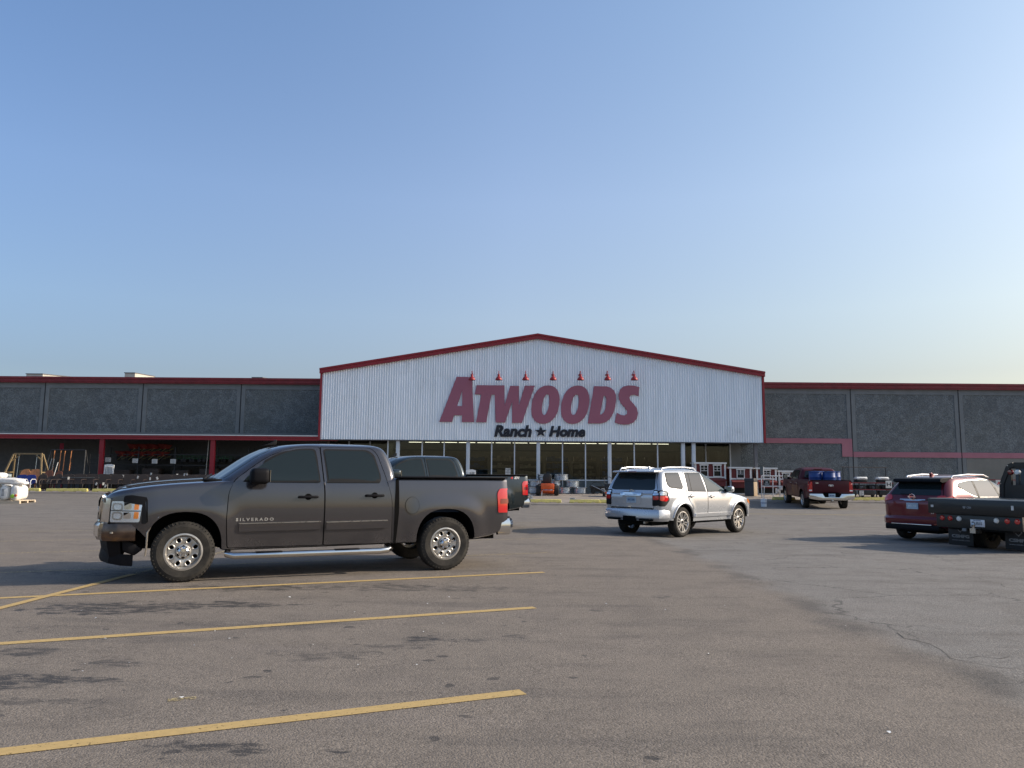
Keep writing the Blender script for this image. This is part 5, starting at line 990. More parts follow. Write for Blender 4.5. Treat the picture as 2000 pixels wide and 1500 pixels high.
    for x_ in (WB, -WB):
        for y_ in (.87, -.87): c.wheel(x_, y_, RW, .27, 'five', .25, 'alloy')
    # barrels in the bed are cargo: things of their own
    mw = Matrix.Translation((15.22, 39.05, .045)) @ Matrix.Rotation(R(83), 4, 'Z') @ Matrix.Rotation(-R(1.7), 4, 'Y')
    for i, (x_, y_, lab) in enumerate(((-2.20, .47, 'blue plastic barrel at the left side of the pickup bed'), (-2.35, -.12, 'blue plastic barrel in the middle of the pickup bed'), (-1.75, -.52, 'blue plastic barrel with a white label at the right side of the bed'), (-1.55, .18, 'blue plastic barrel tucked behind the others near the cab'))):
        p = mw @ Vector((x_, y_, .865)); B = empty('barrel', p, R(40*i), lab, 'barrel', 'blue barrels in the maroon pickup bed')
        link('drum', lathe(BM(), [(.27, 0), (.285, .02), (.29, .28), (.297, .295), (.297, .315), (.29, .33), (.29, .60), (.297, .615), (.297, .635), (.288, .65), (.283, .84), (.27, .87), (.255, .88), (.25, .865)], n=36), 'barrel_blue', B)
        b = BM(); lathe(b, [(.29, .845), (.30, .855), (.30, .885), (.29, .89), (.27, .89)], n=36, cap=False); lathe(b, [(.035, .86), (.035, .905)], c=(.16, 0, 0), n=10); link('rim_ring', b, 'barrel_blue', B)
        if i == 2: B['label'] = 'blue plastic barrel with a white label at the right side of the bed'; o = link('paper_label', bar(BM(), (-.293, 0, .50), (-.293, 0, .66), .13, .012), 'paper', B); B.rotation_euler.z = R(83-8)
maroon()
def flatbed():
    c = Car('flatbed_truck', 'black flatbed work truck with steel headache rack at the right edge', (9.36, 17.42), 27, -.11, cat='flatbed truck')
    # local origin: rear left corner of the deck; x forward, y left (deck spans y -2.08..0)
    W = 2.08; c.root.name = 'flatbed_truck'
    deck = c.solid('deck', bevel(box(BM(), .0, 3.0, -W, 0, 1.05, 1.12), .006), 'paint_black')
    c.solid('rear_skirt', bevel(box(BM(), -.03, .03, -W, 0, .80, 1.115), .006), 'paint_black')
    for y0_, y1_, nm in ((-.012, .03, 'side_rail'), (-W-.03, -W+.012, 'side_rail')): c.solid(nm, bevel(box(BM(), .03, 3.0, y0_, y1_, .90, 1.125), .006), 'paint_black')
    b = BM(); box(b, .0, 3.0, -.022, .05, 1.055, 1.10); c.solid('rub_rail', b, 'paint_black')
    b = BM()
    for k in range(5): box(b, .3+.55*k, .42+.55*k, .031, .06, .98, 1.11)
    c.solid('stake_pocket', b, 'paint_black', bv=.004)
    sk = c.solid('lamp_skirt', bevel(box(BM(), .06, .12, -W+.12, -.12, .50, .80), .006), 'paint_black')
    for y_, m_ in ((-.26, 'lens_red'), (-.44, 'lens_red'), (-.64, 'lens_white'), (-W+.64, 'lens_white'), (-W+.42, 'lens_red'), (-W+.22, 'lens_red')):
        b = BM(); lathe(b, [(.001, .035), (.04, .038), (.054, .05), (.058, .062)], axis='x', c=(0, y_, .70), n=20, cap=False); c.solid('marker_lamp', b, m_)
    mat('flap', (.018, .018, .019), .6)
    for y_ in (-.42, -W+.42):
        f = c.solid('mud_flap', bevel(box(BM(), .42, .435, y_-.28, y_+.28, .10, .62), .004), 'flap')
        t = text_obj('flap_lettering', 'CSMFG', .12, 'letter_grey', f, (.417, y_-.0, .30), (R(90), 0, R(-90)), bold=.006, ext=.002, fit=(.40, .07)); text_obj('flap_web_address', 'www.csmfg.com', .05, 'letter_grey', f, (.417, y_, .21), (R(90), 0, R(-90)), bold=.001, ext=.002, fit=(.40, .035))
        b = BM(); sh = [(y_-.075, .55), (y_+.075, .55), (y_+.075, .45), (y_, .38), (y_-.075, .45)]; prism(b, sh, .412, .419, axis='x'); link('flap_shield', b, 'letter_grey', f); b = BM(); prism(b, [(y_+(q[0]-y_)*.7, .465+(q[1]-.465)*.7) for q in sh], .409, .413, axis='x'); link('shield_centre', b, 'flap', f)
    p = c.solid('license_plate', bevel(box(BM(), .04, .055, -1.205, -.90, .55, .70), .004), 'plate_white'); text_obj('plate_number', 'F515', .085, 'letter_grey', p, (.037, -1.085, .62), (R(90), 0, R(-90)), bold=.003, ext=.002, fit=(.13, .065)); text_obj('plate_state', 'OKLAHOMA', .02, 'letter_blue', p, (.037, -1.05, .68), (R(90), 0, R(-90)), ext=.002, fit=(.16, .02))
    b = BM(); tube(b, [(.036, -.96+.032*math.cos(t), .62+.032*math.sin(t)) for t in [R(i*30) for i in range(13)]], .006, 5, cap=False); lathe(b, [(.001, .036), (.016, .037)], axis='x', c=(0, -.96, .62), n=10, cap=False); link('plate_emblem', b, 'letter_grey', p)
    text_obj('maker_lettering', 'CSM', .08, 'letter_grey', c.root, (-.033, -.93, .95), (R(90), 0, R(-90)), bold=.004, ext=.002, fit=(.10, .045)); b = BM(); prism(b, [(-.86, .975), (-.80, .975), (-.80, .945), (-.83, .915), (-.86, .945)], -.036, -.031, axis='x'); c.solid('maker_shield', b, 'letter_grey')
    c.solid('warning_sticker', box(BM(), -.036, -.031, -.13, -.07, .93, .98), 'paper', angle=30); c.solid('warning_sticker', box(BM(), -.036, -.031, -1.86, -1.81, .93, 1.02), 'paper')
    # headache rack at the front of the deck
    hx = 2.60; b = BM(); rk = [(-.10, 1.12), (-.12, 1.45), (-.30, 1.86), (-.42, 1.90), (-W+.42, 1.90), (-W+.30, 1.86), (-W+.12, 1.45), (-W+.10, 1.12)]
    for a, e in zip(rk, rk[1:]): bar(b, (hx, a[0], a[1]), (hx, e[0], e[1]), .10, .10)
    rack = c.solid('headache_rack', b, 'paint_black'); b = BM(); prism(b, [(-.12, 1.12), (-.14, 1.45), (-.30, 1.80), (-.34, 1.80), (-.34, 1.42), (-W+.34, 1.42), (-W+.34, 1.80), (-W+.30, 1.80), (-W+.14, 1.45), (-W+.12, 1.12)], hx-.03, hx+.03, axis='x'); link('rack_panel', b, 'paint_black', rack, smooth_=False)
    b = BM(); box(b, hx-.02, hx+.02, -W+.3, -.3, 1.80, 1.88)
    for k in range(6): yy = -.50-.21*k; bar(b, (hx, yy, 1.42), (hx, yy-.03, 1.80), .03, .02)
    link('rack_bars', b, 'paint_black', rack)
    for y_, m_ in ((-.50, 'lens_white'), (-.34, 'lens_red_dark'), (-W+.50, 'lens_white'), (-W+.34, 'lens_red_dark')):
        b = BM(); lathe(b, [(.001, hx-.08), (.05, hx-.077), (.06, hx-.06), (.065, hx-.02)], axis='x', c=(0, y_, 1.72), n=20, cap=False); link('rack_lamp', b, m_, rack)
    # cab ahead of the deck (mostly out of view to the right)
    b = BM(); prism(b, [(3.12, .55), (3.10, 1.30), (3.16, 1.84), (3.30, 1.92), (4.15, 1.92), (4.40, 1.86), (4.98, 1.34), (6.05, 1.24), (6.20, 1.05), (6.20, .55)], -W+.10, -.10); c.solid('cab', b, 'paint_black', bv=.04)
    for y_ in (-.105, -W+.105):
        b = BM(); prism(b, [(3.30, 1.38), (3.34, 1.80), (4.10, 1.82), (4.35, 1.76), (4.70, 1.38)], y_-.01, y_+.01); c.solid('side_window', b, 'tint_glass', bv=.004)
    c.solid('back_window', bevel(box(BM(), 3.085, 3.12, -W+.35, -.35, 1.40, 1.80), .01), 'tint_glass'); b = BM(); prism(b, [(4.44, 1.85), (4.96, 1.38), (4.97, 1.39), (4.45, 1.865)], -W+.22, -.22); c.solid('windshield', b, 'screen_glass')
    b = BM(); [box(b, .14, 6.0, y_-.04, y_+.04, .58, .78) for y_ in (-.68, -W+.68)]; box(b, .12, .30, -W+.35, -.35, .46, .56); tube(b, [(1.15, -.3, .40), (1.15, -W+.3, .40)], .06, 10); lathe(b, [(.06, -.2), (.19, -.1), (.19, .1), (.06, .2)], axis='y', c=(1.15, -1.04, .40), n=16); box(b, 1.6, 2.6, -W+.35, -.35, .50, .95); c.solid('chassis', b, 'underbody', angle=30)
    b = BM(); box(b, -.12, .1, -1.10, -.98, .42, .52); lathe(b, [(.03, .52), (.03, .56), (.045, .60), (.03, .64), (.001, .65)], c=(-.09, -1.04, 0), n=14, cap=False); c.solid('tow_hitch', b, 'chrome_dull', bv=0); c.solid('hitch_plug', bevel(box(BM(), .02, .07, -.80, -.72, .44, .50), .005), 'letter_grey')
    for x_, ys_ in ((1.15, (-.29, -.56, -W+.29, -W+.56)), (5.2, (-.30, -W+.30))):
        for y_ in ys_:
            o = c.wheel(x_, -y_-.2 if False else y_, .40, .235, 'dual', .22, 'steel_rim')
            o.rotation_euler.z = 0 if y_ > -1 else math.pi
flatbed()
# ------------------------------------------------------------------ goods under the canopy and along the walkway
mat('wood_pale', (.20, .145, .075), .75, scale=14, var=.25); mat('wood_orange', (.48, .19, .07), .55, scale=12, var=.2); mat('wood_dark', (.17, .06, .03), .6, scale=12, var=.2)
mat('shell_blue', (.010, .022, .16), .4); mat('powder_white', (.75, .75, .73), .4); mat('steel_black', (.015, .015, .016), .5); mat('wicker', (.045, .033, .028), .8, scale=40, var=.35, bump=.004, bscale=120); mat('mesh_grey', (.10, .115, .12), .7, scale=30, var=.2)
mat('steel_brown', (.05, .032, .026), .6); mat('tray_red', (.13, .014, .01), .45); mat('tray_green', (.015, .08, .03), .5); mat('handle_wood', (.22, .18, .07), .7); mat('rubber', (.02, .02, .02), .9)
mat('galv', (.50, .55, .60), .28, .9, scale=5, var=.12); mat('mower_orange', (.62, .10, .02), .4); mat('coop_red', (.125, .018, .018), .7, scale=8, var=.15); mat('coop_white', (.70, .70, .68), .55); mat('coop_dark', (.02, .02, .02), .9)
mat('bag_white', (.74, .72, .68), .5, scale=5, var=.08, bump=.02, bscale=9); mat('bag_grey', (.30, .35, .37), .5, scale=6, var=.2, bump=.02, bscale=8); mat('bag_green', (.35, .62, .05), .5); mat('bag_red', (.55, .12, .05), .5); mat('pallet', (.55, .45, .33), .8)
mat('can_dark', (.035, .036, .042), .6); mat('can_tan', (.32, .24, .16), .8, bump=.004, bscale=60); mat('rail_white', (.66, .66, .66), .35, .4); mat('rack_red', (.20, .018, .022), .5); mat('bucket_white', (.72, .74, .76), .4); mat('cloth_red', (.30, .03, .07), .8); mat('shade_net', (.03, .05, .045), .9)
SLOT = {}
def item(name, px_, Y, label, cat, group=None, rz=0, z=None, py=930):
    p = at(px_, py, Y); return empty(name, (p.x, Y, slab(p.x, Y) if z is None else z), rz, label, cat, group)
def proto_copies(build, spots, name, cat, group):
    first = None
    for (px_, Y, rz, lab) in spots:
        p = at(px_, 930, Y)
        if first is None: first = build(); o = first
        else: o = copy_tree(first)
        o.name = name; o.location = (p.x, Y, slab(p.x, Y)); o.rotation_euler.z = rz; tag(o, lab, cat, group)
def root0(name): return empty(name, (0, 0, 0))
# --- pallet of wrapped white bags in the lot, far left edge
P0 = gnd(8, 990); pz = lot(P0.x, P0.y); PX = P0.x; PY = P0.y+.55
S = empty('pallet', (PX-.25, PY, pz), 0, 'low pale pallet under the white bags at the left edge', 'pallet'); b = BM()
for k in range(6): box(b, -.9+.30*k, -.9+.30*k+.24, -.55, .55, .10, .125)
for y_ in (-.5, 0, .5): box(b, -.88, .86, y_-.045, y_+.045, .0, .10)
link('deck_boards', b, 'pallet', S, smooth_=False)
def bag(name, loc, sz, rz, m, lab, tilt=0, extra=None, group=None, dims=None):
    b = BM(); bmesh.ops.create_cube(b, size=1); bmesh.ops.subdivide_edges(b, edges=b.edges, cuts=5, use_grid_fill=True)
    for v in b.verts:
        x, y, z_ = v.co*2; k = (abs(x)**4+abs(y)**4+abs(z_)**4)**.25 or 1; q = Vector((x, y, z_))/max(1, k)*1.02
        v.co = Vector((q.x*sz[0]/2, q.y*sz[1]/2, q.z*sz[2]/2*(1-.25*abs(q.x)**3)))+Vector((0, 0, sz[2]/2))
        v.co += Vector([random.uniform(-.012, .012) for _ in range(3)])
    o = link(name, b, m, None, angle=70); o.location = loc; o.rotation_euler = (tilt, 0, rz); tag(o, lab, 'bag', group)
    return o
sx = PX+.02
for i, (dx, dz, szx, szz, m_, lab) in enumerate(((-.55, .13, .42, .66, 'bag_white', 'upright white feed bag at the far left edge of the pallet'), (-.10, .13, .36, .60, 'bag_white', 'upright white bag with a grey printed block, middle of the pallet'), (.33, .13, .34, .64, 'bag_white', 'upright white bag with green and red fruit print at the pallet end'))):
    o = bag('bag', (sx+dx, PY-.35, pz+dz), (szx, .40, szz), random.uniform(-.1, .1), m_, lab)
    if i == 2:
        link('fruit_print', lathe(BM(), [(.001, -.235), (.075, -.225), (.08, -.19)], axis='y', c=(-.05, 0, .17), n=14, cap=False), 'bag_green', o); link('fruit_print', lathe(BM(), [(.001, -.235), (.05, -.225), (.055, -.19)], axis='y', c=(.08, 0, .20), n=12, cap=False), 'bag_red', o)
    if i == 1: b = BM(); [box(b, -.06, .06, -.212, -.17, .18+.05*k, .21+.05*k) for k in range(6)]; link('printed_block', b, 'letter_grey', o)
    if i == 0: link('printed_block', box(BM(), .02, .16, -.212, -.17, .36, .42), 'letter_rd', o)
bag('bag', (sx-.15, PY-.30, pz+.78), (1.35, .55, .26), .02, 'bag_white', 'white plastic sheeted bag lying across the upright bags'); bag('bag', (sx-.62, PY-.25, pz+1.02), (.72, .5, .24), -.05, 'bag_white', 'topmost white bag with grey print on the pallet stack'); bag('bag', (sx+.36, PY-.28, pz+.76), (.62, .5, .14), .2, 'bag_white', 'loose white plastic wrap drooping over the pallet end')
for k in range(2): bag('bag', (sx-.4+.5*k, PY+.2, pz+.13), (.5, .5, .62), 0, 'bag_white', ['white bag at the back left of the pallet, behind the others', 'white bag at the back right of the pallet, behind the others'][k])
# --- pale grey sacks stacked at the back left
n_ = 0; posn = ['bottom', 'second', 'third', 'top']
for r_ in range(3):
    for k in range(3-r_ if r_ == 2 else 3):
        p = at(4+r_*4+k*13, 930, 44.6); o = bag('sack', (p.x, 44.6, .47+.24*r_+.10), (.62, .42, .25), random.uniform(-.2, .2), 'bag_grey', 'pale grey sack in the %s layer of the pile, %s from the left' % (('bottom', 'middle', 'top')[r_], ('first', 'second', 'third')[k]), group='grey sacks piled behind the swing'); n_ += 1
# --- wooden A frame swing
S = item('garden_swing', 52, 43.3, 'pale timber A frame garden swing stand by the left sacks', 'swing'); w_ = .78; h_ = 1.98
b = BM()
bar(b, (-w_, 0, h_), (w_, 0, h_), .09); link('top_beam', b, 'wood_pale', S, smooth_=False)
for sx_ in (-1, 1):
    for sy_ in (-1, 1): link('leg', bar(BM(), (sx_*w_, sy_*.06, h_-.02), (sx_*(w_+.42), sy_*.62, 0), .075), 'wood_pale', S, smooth_=False)
    link('side_rail', bar(BM(), (sx_*(w_+.22), -.36, .95), (sx_*(w_+.22), .36, .95), .06), 'wood_pale', S, smooth_=False); link('brace', bar(BM(), (sx_*(w_-.34), 0, h_-.06), (sx_*(w_+.08), -.10, h_-.42), .05), 'wood_pale', S, smooth_=False)
b = BM(); [box(b, -.50+.085*k, -.50+.085*k+.06, .10, .125, .62+0, 1.05+.10*math.sin(math.pi*k/11)) for k in range(12)]; link('swing_back', b, 'wood_pale', S, smooth_=False); b = BM(); [box(b, -.55, .55, -.30+.1*k, -.30+.1*k+.075, .58, .605) for k in range(4)]; link('swing_seat', b, 'wood_pale', S, smooth_=False)
for sx_ in (-1, 1): link('chain', tube(BM(), [(sx_*.5, .0, h_), (sx_*.5, -.1, .62)], .012, 5), 'galv', S)
# --- chairs with rounded shell backs and tube arms
def shell_chair(px_, Y, m_, fm, lab, rz=0, w_=.5, arms=True, slat=False, round_=.5, cat='chair', hh=.46):
    S = item('lounge_chair', px_, Y, lab, cat, rz=rz); b = BM(); n = 14
    pts = [(-w_/2, 0)]+[(-w_/2*math.copysign(abs(math.cos(t))**.7, math.cos(t)), hh*.45+hh*.55*math.sin(t)**.8) for t in [math.pi*i/n for i in range(n+1)]]+[(w_/2, 0)]
    prism(b, [(x, z) for x, z in pts], .0, .03)
    for v in b.verts: v.co.y += .22*(v.co.z/hh)**1.2*.5-.12*(1-(v.co.x/(w_/2))**2)*0+.20+.06*(v.co.x/(w_/2))**2*-1; v.co.z += .38
    link('backrest', b, m_, S, angle=50)
    if slat: b = BM(); [box(b, -w_*.46, w_*.46, .19+.012*k, .205+.012*k, .42+.07*k, .43+.07*k) for k in range(6)]; link('slat_gap', b, 'gap', S, smooth_=False)
    b = BM(); prism(b, rpoly([(-w_/2, -.25), (w_/2, -.25), (w_/2, .22), (-w_/2, .22)], .08), .36, .385, axis='z'); link('seat', b, m_, S, angle=50)
    if arms:
        for s in (-1, 1): link('arm', tube(BM(), [(s*(w_/2+.04), .28, .01), (s*(w_/2+.045), .20, .30), (s*(w_/2+.05), .16, .54), (s*(w_/2+.05), .05, .60), (s*(w_/2+.05), -.22, .60), (s*(w_/2+.05), -.32, .52), (s*(w_/2+.05), -.34, .02), (s*(w_/2+.05), -.10, .01)], .018, 8), fm, S)
        link('cross_tube', tube(BM(), [(-w_/2-.05, -.2, .34), (w_/2+.05, -.2, .34)], .014, 6), fm, S)
    else:
        for s in (-1, 1):
            for y_ in (-.22, .2): link('leg', bar(BM(), (s*w_*.45, y_, 0), (s*w_*.42, y_, .37), .03), fm, S, smooth_=False)
    return S
shell_chair(38, 41.35, 'shell_blue', 'powder_white', 'blue shell back metal chair with white arms, left of the pair', w_=.62); shell_chair(55, 41.35, 'shell_blue', 'powder_white', 'blue shell back metal chair with white arms, right of the pair', w_=.60)
shell_chair(44, 42.9, 'wood_orange', 'wood_dark', 'dark orange slatted chair behind the blue chairs', arms=False, slat=True, w_=.56, hh=.74); shell_chair(64, 42.7, 'wood_orange', 'wood_orange', 'bright orange slatted wooden chair right of the blue chairs', arms=False, slat=True, w_=.66, hh=.76)
shell_chair(90, 42.3, 'wood_dark', 'wicker', 'round back brown chair beside the orange slatted chair', arms=False, slat=True, w_=.50, hh=.70); shell_chair(110, 42.6, 'wood_dark', 'cloth_red', 'small dark red wooden chair below the black swing set', arms=False, slat=True, w_=.42, hh=.66)
shell_chair(79, 41.6, 'wicker', 'wicker', 'brown wicker chair between the blue chairs and the mesh benches', w_=.48, hh=.5); shell_chair(96, 41.5, 'wicker', 'steel_brown', 'low brown wicker chair nearest the dark mesh benches', w_=.5, hh=.4); shell_chair(110, 41.5, 'wicker', 'steel_black', 'black wicker chair at the end of the dark bench row', w_=.42, hh=.52)
# --- black steel swing set with timber handles hung on it
S = item('swing_set', 130, 44.2, 'black steel swing set with hanging tan poles', 'swing set'); L = .98; b = BM()
link('top_bar', tube(BM(), [(-L, 0, 2.22), (L, 0, 2.22)], .035, 8), 'steel_black', S)
for s in (-1, 1):
    for y_ in (-.5, .5): link('leg', tube(BM(), [(s*L, 0, 2.22), (s*(L+.24), y_, 0)], .028, 8), 'steel_black', S)
for x_ in (-.78, -.42, -.18, .18): link('hanging_pole', tube(BM(), [(x_+.03, -.05, 2.18), (x_, -.1, 1.05)], .022, 6), 'wood_orange', S)
link('swing_seat', bevel(box(BM(), -.55, .5, -.15, .15, .55, .60), .02), 'shade_net', S)
S = item('tool_stand', 95, 43.6, 'black stand of long handled tools left of the swing set', 'tool rack'); link('stand', bevel(box(BM(), -.28, .28, -.12, .12, 0, .5), .02), 'steel_black', S)
for k, (x_, t_, m_) in enumerate(((-.2, .28, 'galv'), (-.08, .20, 'steel_black'), (.06, .15, 'galv'), (.18, .26, 'powder_white'))): link('tool', tube(BM(), [(x_, 0, .3), (x_+t_, .05, 1.72-.2*(k % 2))], .017, 6), m_, S)
S = item('hanging_banner', 116, 47.4, 'small dark red hanging banner above the black swing set', 'banner'); link('cloth', box(BM(), -.12, .12, 0, .02, 2.3, 2.72), 'cloth_red', S, smooth_=False)
S = item('steel_ladder_frame', 181, 44.4, 'black steel frame standing left of the red post', 'frame'); b = BM(); [bar(b, (x_, 0, 0), (x_, 0, 2.0), .035) for x_ in (-.24, .26)]; [bar(b, (-.24, 0, z_), (.26, 0, z_), .025) for z_ in (.9, 1.45, 1.72)]; link('frame', b, 'steel_black', S, smooth_=False)
# --- white rocking chairs
def rocker(px_, Y, lab, ztop_=1.22):
    S = item('rocking_chair', px_, Y, lab, 'rocking chair', 'white rocking chairs'); b = BM()
    for s in (-1, 1): link('post', bar(BM(), (s*.25, .25, .1), (s*.26, .36, ztop_), .04), 'powder_white', S, smooth_=False); link('front_leg', bar(BM(), (s*.26, -.22, .08), (s*.26, -.22, .62), .04), 'powder_white', S, smooth_=False); link('arm', bar(BM(), (s*.27, -.28, .64), (s*.27, .30, .66), .07, .025), 'powder_white', S, smooth_=False)
    for s in (-1, 1): link('rocker', tube(BM(), [(s*.25, -.42, .10), (s*.25, 0, .03), (s*.25, .5, .10)], .022, 6), 'powder_white', S)
    b = BM(); prism(b, [(-.26, ztop_-.10), (.26, ztop_-.10), (.26, ztop_+.0), (.1, ztop_+.04), (-.1, ztop_+.04), (-.26, ztop_)], .33, .37); link('top_rail', b, 'powder_white', S, smooth_=False); link('lower_rail', box(BM(), -.25, .25, .27, .31, .55, .61), 'powder_white', S, smooth_=False)
    b = BM(); [box(b, -.20+.08*k-.018, -.20+.08*k+.018, .29, .32, .6, ztop_-.09) for k in range(6)]; link('back_slats', b, 'powder_white', S, smooth_=False); link('seat', bevel(box(BM(), -.27, .27, -.25, .28, .40, .44), .01), 'powder_white', S)
rocker(206, 44.2, 'white rocking chair in front of the left red canopy post', 1.40); rocker(919, 43.6, 'white rocking chair behind the slate pickup bed', 1.30)
# --- rows of dark mesh benches
def bench():
    S = root0('mesh_bench'); W = .62; b = BM()
    pts = rpoly([(-W/2, .40), (W/2, .40), (W/2, .84), (W*.2, .90), (-W*.2, .90), (-W/2, .84)], .07); prism(b, pts, .20, .225)
    for v in b.verts: v.co.y += (v.co.z-.4)*.22
    link('backrest', b, 'wicker', S, angle=50); b = BM(); prism(b, rpoly([(-W/2, -.26), (W/2, -.26), (W/2, .22), (-W/2, .22)], .05), .37, .41, axis='z'); link('seat', b, 'wicker', S, angle=50)
    for s in (-1, 1):
        for y_ in (-.24, .22): link('leg', bar(BM(), (s*(W/2-.02), y_, 0), (s*(W/2-.02), y_, .37), .028), 'steel_black', S, smooth_=False)
        link('armrest', tube(BM(), [(s*W*.52, -.25, .38), (s*W*.52, -.24, .60), (s*W*.52, .0, .62), (s*W*.52, .28, .60)], .016, 6), 'steel_brown', S)
    return S
spots = []; ordn = ['first', 'second', 'third', 'fourth', 'fifth', 'sixth', 'seventh', 'eighth', 'ninth', 'tenth', 'eleventh', 'twelfth', 'thirteenth']
for i in range(12): spots.append((128+i*24, 41.35, 0, 'dark mesh bench in the front row, %s from the brown wicker chairs' % ordn[i]))
for i in range(12): spots.append((150+i*22.5, 42.5, math.pi*.02, 'dark mesh bench in the middle row, %s from its left end' % ordn[i]))
for i in range(10): spots.append((214+i*21, 43.5, 0, 'dark mesh bench in the rear row, %s from the white rocking chair' % ordn[i]))
proto_copies(bench, spots, 'mesh_bench', 'bench', 'dark mesh benches in rows under the canopy')
S = item('patio_table', 160, 42.0, 'long low grey glass patio table among the benches', 'table'); link('table_top', bevel(box(BM(), -.9, .9, -.4, .4, .68, .71), .01), 'mesh_grey', S)
for s in (-1, 1):
    for y_ in (-.34, .34): link('leg', bar(BM(), (s*.82, y_, 0), (s*.82, y_, .68), .035), 'steel_brown', S, smooth_=False)
S = item('patio_table', 185, 43.2, 'grey mesh topped patio table left of the white rocking chair', 'table'); link('table_top', bevel(box(BM(), -1.1, 1.0, -.4, .4, .76, .79), .01), 'mesh_grey', S)
for s in (-1, 1):
    for y_ in (-.34, .34): link('leg', bar(BM(), (s*.9, y_, 0), (s*.9, y_, .76), .035), 'steel_brown', S, smooth_=False)
# white hang tags on benches
for i, (px_, py_, Y) in enumerate(((134, 934, 41.0), (203, 931, 42.1), (240, 930, 42.1), (253, 930, 42.1), (295, 926, 42.1), (293, 935, 41.1), (307, 934, 41.1), (346, 928, 42.1), (360, 927, 42.1), (365, 927, 42.1), (269, 932, 41.1), (188, 945, 41.0), (202, 945, 41.0), (206, 949, 41.0))):
    p = at(px_, py_, Y); o = link('price_tag', box(BM(), -.045, .045, 0, .006, -.07, .07), 'paper', None, smooth_=False); o.location = p; o.rotation_euler = (0, random.uniform(-.5, .5), random.uniform(-.4, .4)); tag(o, 'white paper price tag hanging on the dark benches, %s counting from the left' % (ordn+['last'])[sorted(range(14), key=lambda q: (134, 203, 240, 253, 295, 293, 307, 346, 360, 365, 269, 188, 202, 206)[q]).index(i)], 'tag', 'price tags on the benches')
# --- shelving rack with wheelbarrows and garden carts
S = item('storage_rack', 330, 46.6, 'long black steel rack holding wheelbarrows and carts under the canopy', 'rack'); x0_ = at(205, 930, 46.6).x-S.location.x; x1_ = at(560, 930, 46.6).x-S.location.x
for z_ in (.15, 1.40, 2.02): link('shelf', box(BM(), x0_, x1_, -.5, .5, z_, z_+.05), 'steel_black', S, smooth_=False)
for k in range(6): xx = x0_+(x1_-x0_)*k/5; link('upright', bar(BM(), (xx, -.5, 0), (xx, -.5, 2.5), .06), 'steel_black', S, smooth_=False); link('upright', bar(BM(), (xx, .5, 0), (xx, .5, 2.5), .06), 'steel_black', S, smooth_=False)
for i, a in enumerate((.10, .26, .42, .58, .74, .90)):
    xx = S.location.x+x0_+(x1_-x0_)*a; G_ = empty('crate_stack', (xx, 46.6, .46), 0, 'dark covered crate stack on the floor under the rack, %s from the left' % ordn[i], 'crate stack', 'dark crate stacks under the rack'); link('lower_crate', bevel(box(BM(), -.62, .62, -.38, .38, .22, .72), .02), 'steel_black', G_); link('upper_crate', bevel(box(BM(), -.55+.06*(i % 3), .52, -.34, .36, .72, 1.12+.1*(i % 2)), .02), 'wicker', G_)
def barrow():
    S = root0('wheelbarrow'); b = BM(); v = [b.verts.new(p) for p in ((-.20, -.14, 0), (.20, -.14, 0), (.20, .14, 0), (-.20, .14, 0), (-.27, -.30, .30), (.27, -.30, .24), (.27, .30, .24), (-.27, .30, .30))]
    for f in ((0, 3, 2, 1), (0, 1, 5, 4), (1, 2, 6, 5), (2, 3, 7, 6), (3, 0, 4, 7)): b.faces.new([v[i] for i in f])
    link('tray', b, 'tray_red', S, smooth_=False); tube(b2 := BM(), [(-.27, -.30, .30), (.27, -.30, .24), (.27, .30, .24), (-.27, .30, .30), (-.27, -.30, .30)], .014, 6); link('tray_rim', b2, 'tray_red', S)
    for y_ in (-.2, .2): link('handle', tube(BM(), [(-.30, y_*.3, -.22), (.42, y_*1.3, .02)], .020, 6), 'handle_wood', S)
    link('front_wheel', lathe(BM(), [(.05, -.04), (.15, -.045), (.17, 0), (.15, .045), (.05, .04)], axis='y', c=(-.28, 0, -.12), n=20), 'rubber', S); b = BM(); [bar(b, (.12, y_, 0), (.2, y_, -.26), .02) for y_ in (-.15, .15)]; link('stand', b, 'steel_black', S, smooth_=False)
    return S
first = None; k_ = 0
for px_, py_, row in [(238, 891, 'lower'), (259, 891, 'lower'), (278, 891, 'lower'), (298, 891, 'lower'), (318, 891, 'lower'), (262, 877, 'upper'), (281, 877, 'upper'), (300, 877, 'upper'), (322, 877, 'upper')]:
    p = at(px_, py_, 46.3)
    if first is None: first = barrow(); o = first
    else: o = copy_tree(first)
    o.name = 'wheelbarrow'; o.location = p; i_ = k_ if row == 'lower' else k_-5; k_ += 1; o.rotation_euler = (0, 0, -.5)
    tag(o, 'red tray wheelbarrow in the %s row on the rack, %s from the left' % (row, ordn[i_]), 'wheelbarrow', 'red wheelbarrows on the rack')
def cart():
    S = root0('garden_cart'); b = BM(); x_, y_, h_ = .27, .2, .20
    for z_ in (0, h_): tube(b, [(-x_, -y_, z_), (x_, -y_, z_), (x_, y_, z_), (-x_, y_, z_), (-x_, -y_, z_)], .012, 5)
    for k in range(7): tube(b, [(-x_+.09*k, -y_, 0), (-x_+.09*k, -y_, h_)], .006, 4)
    for k in (-1, 1):
        for j in (-1, 1): tube(b, [(k*x_, j*y_, 0), (k*x_, j*y_, h_)], .012, 5)
    link('basket', b, 'tray_green', S); link('bed', box(BM(), -x_, x_, -y_, y_, -.02, -.005), 'tray_green', S, smooth_=False)
    for k in (-1, 1):
        for j in (-1, 1): link('wheel', lathe(BM(), [(.02, -.03), (.10, -.03), (.115, 0), (.10, .03), (.02, .03)], axis='y', c=(k*.2, j*.23, -.10), n=16), 'rubber', S)
    return S
first = None
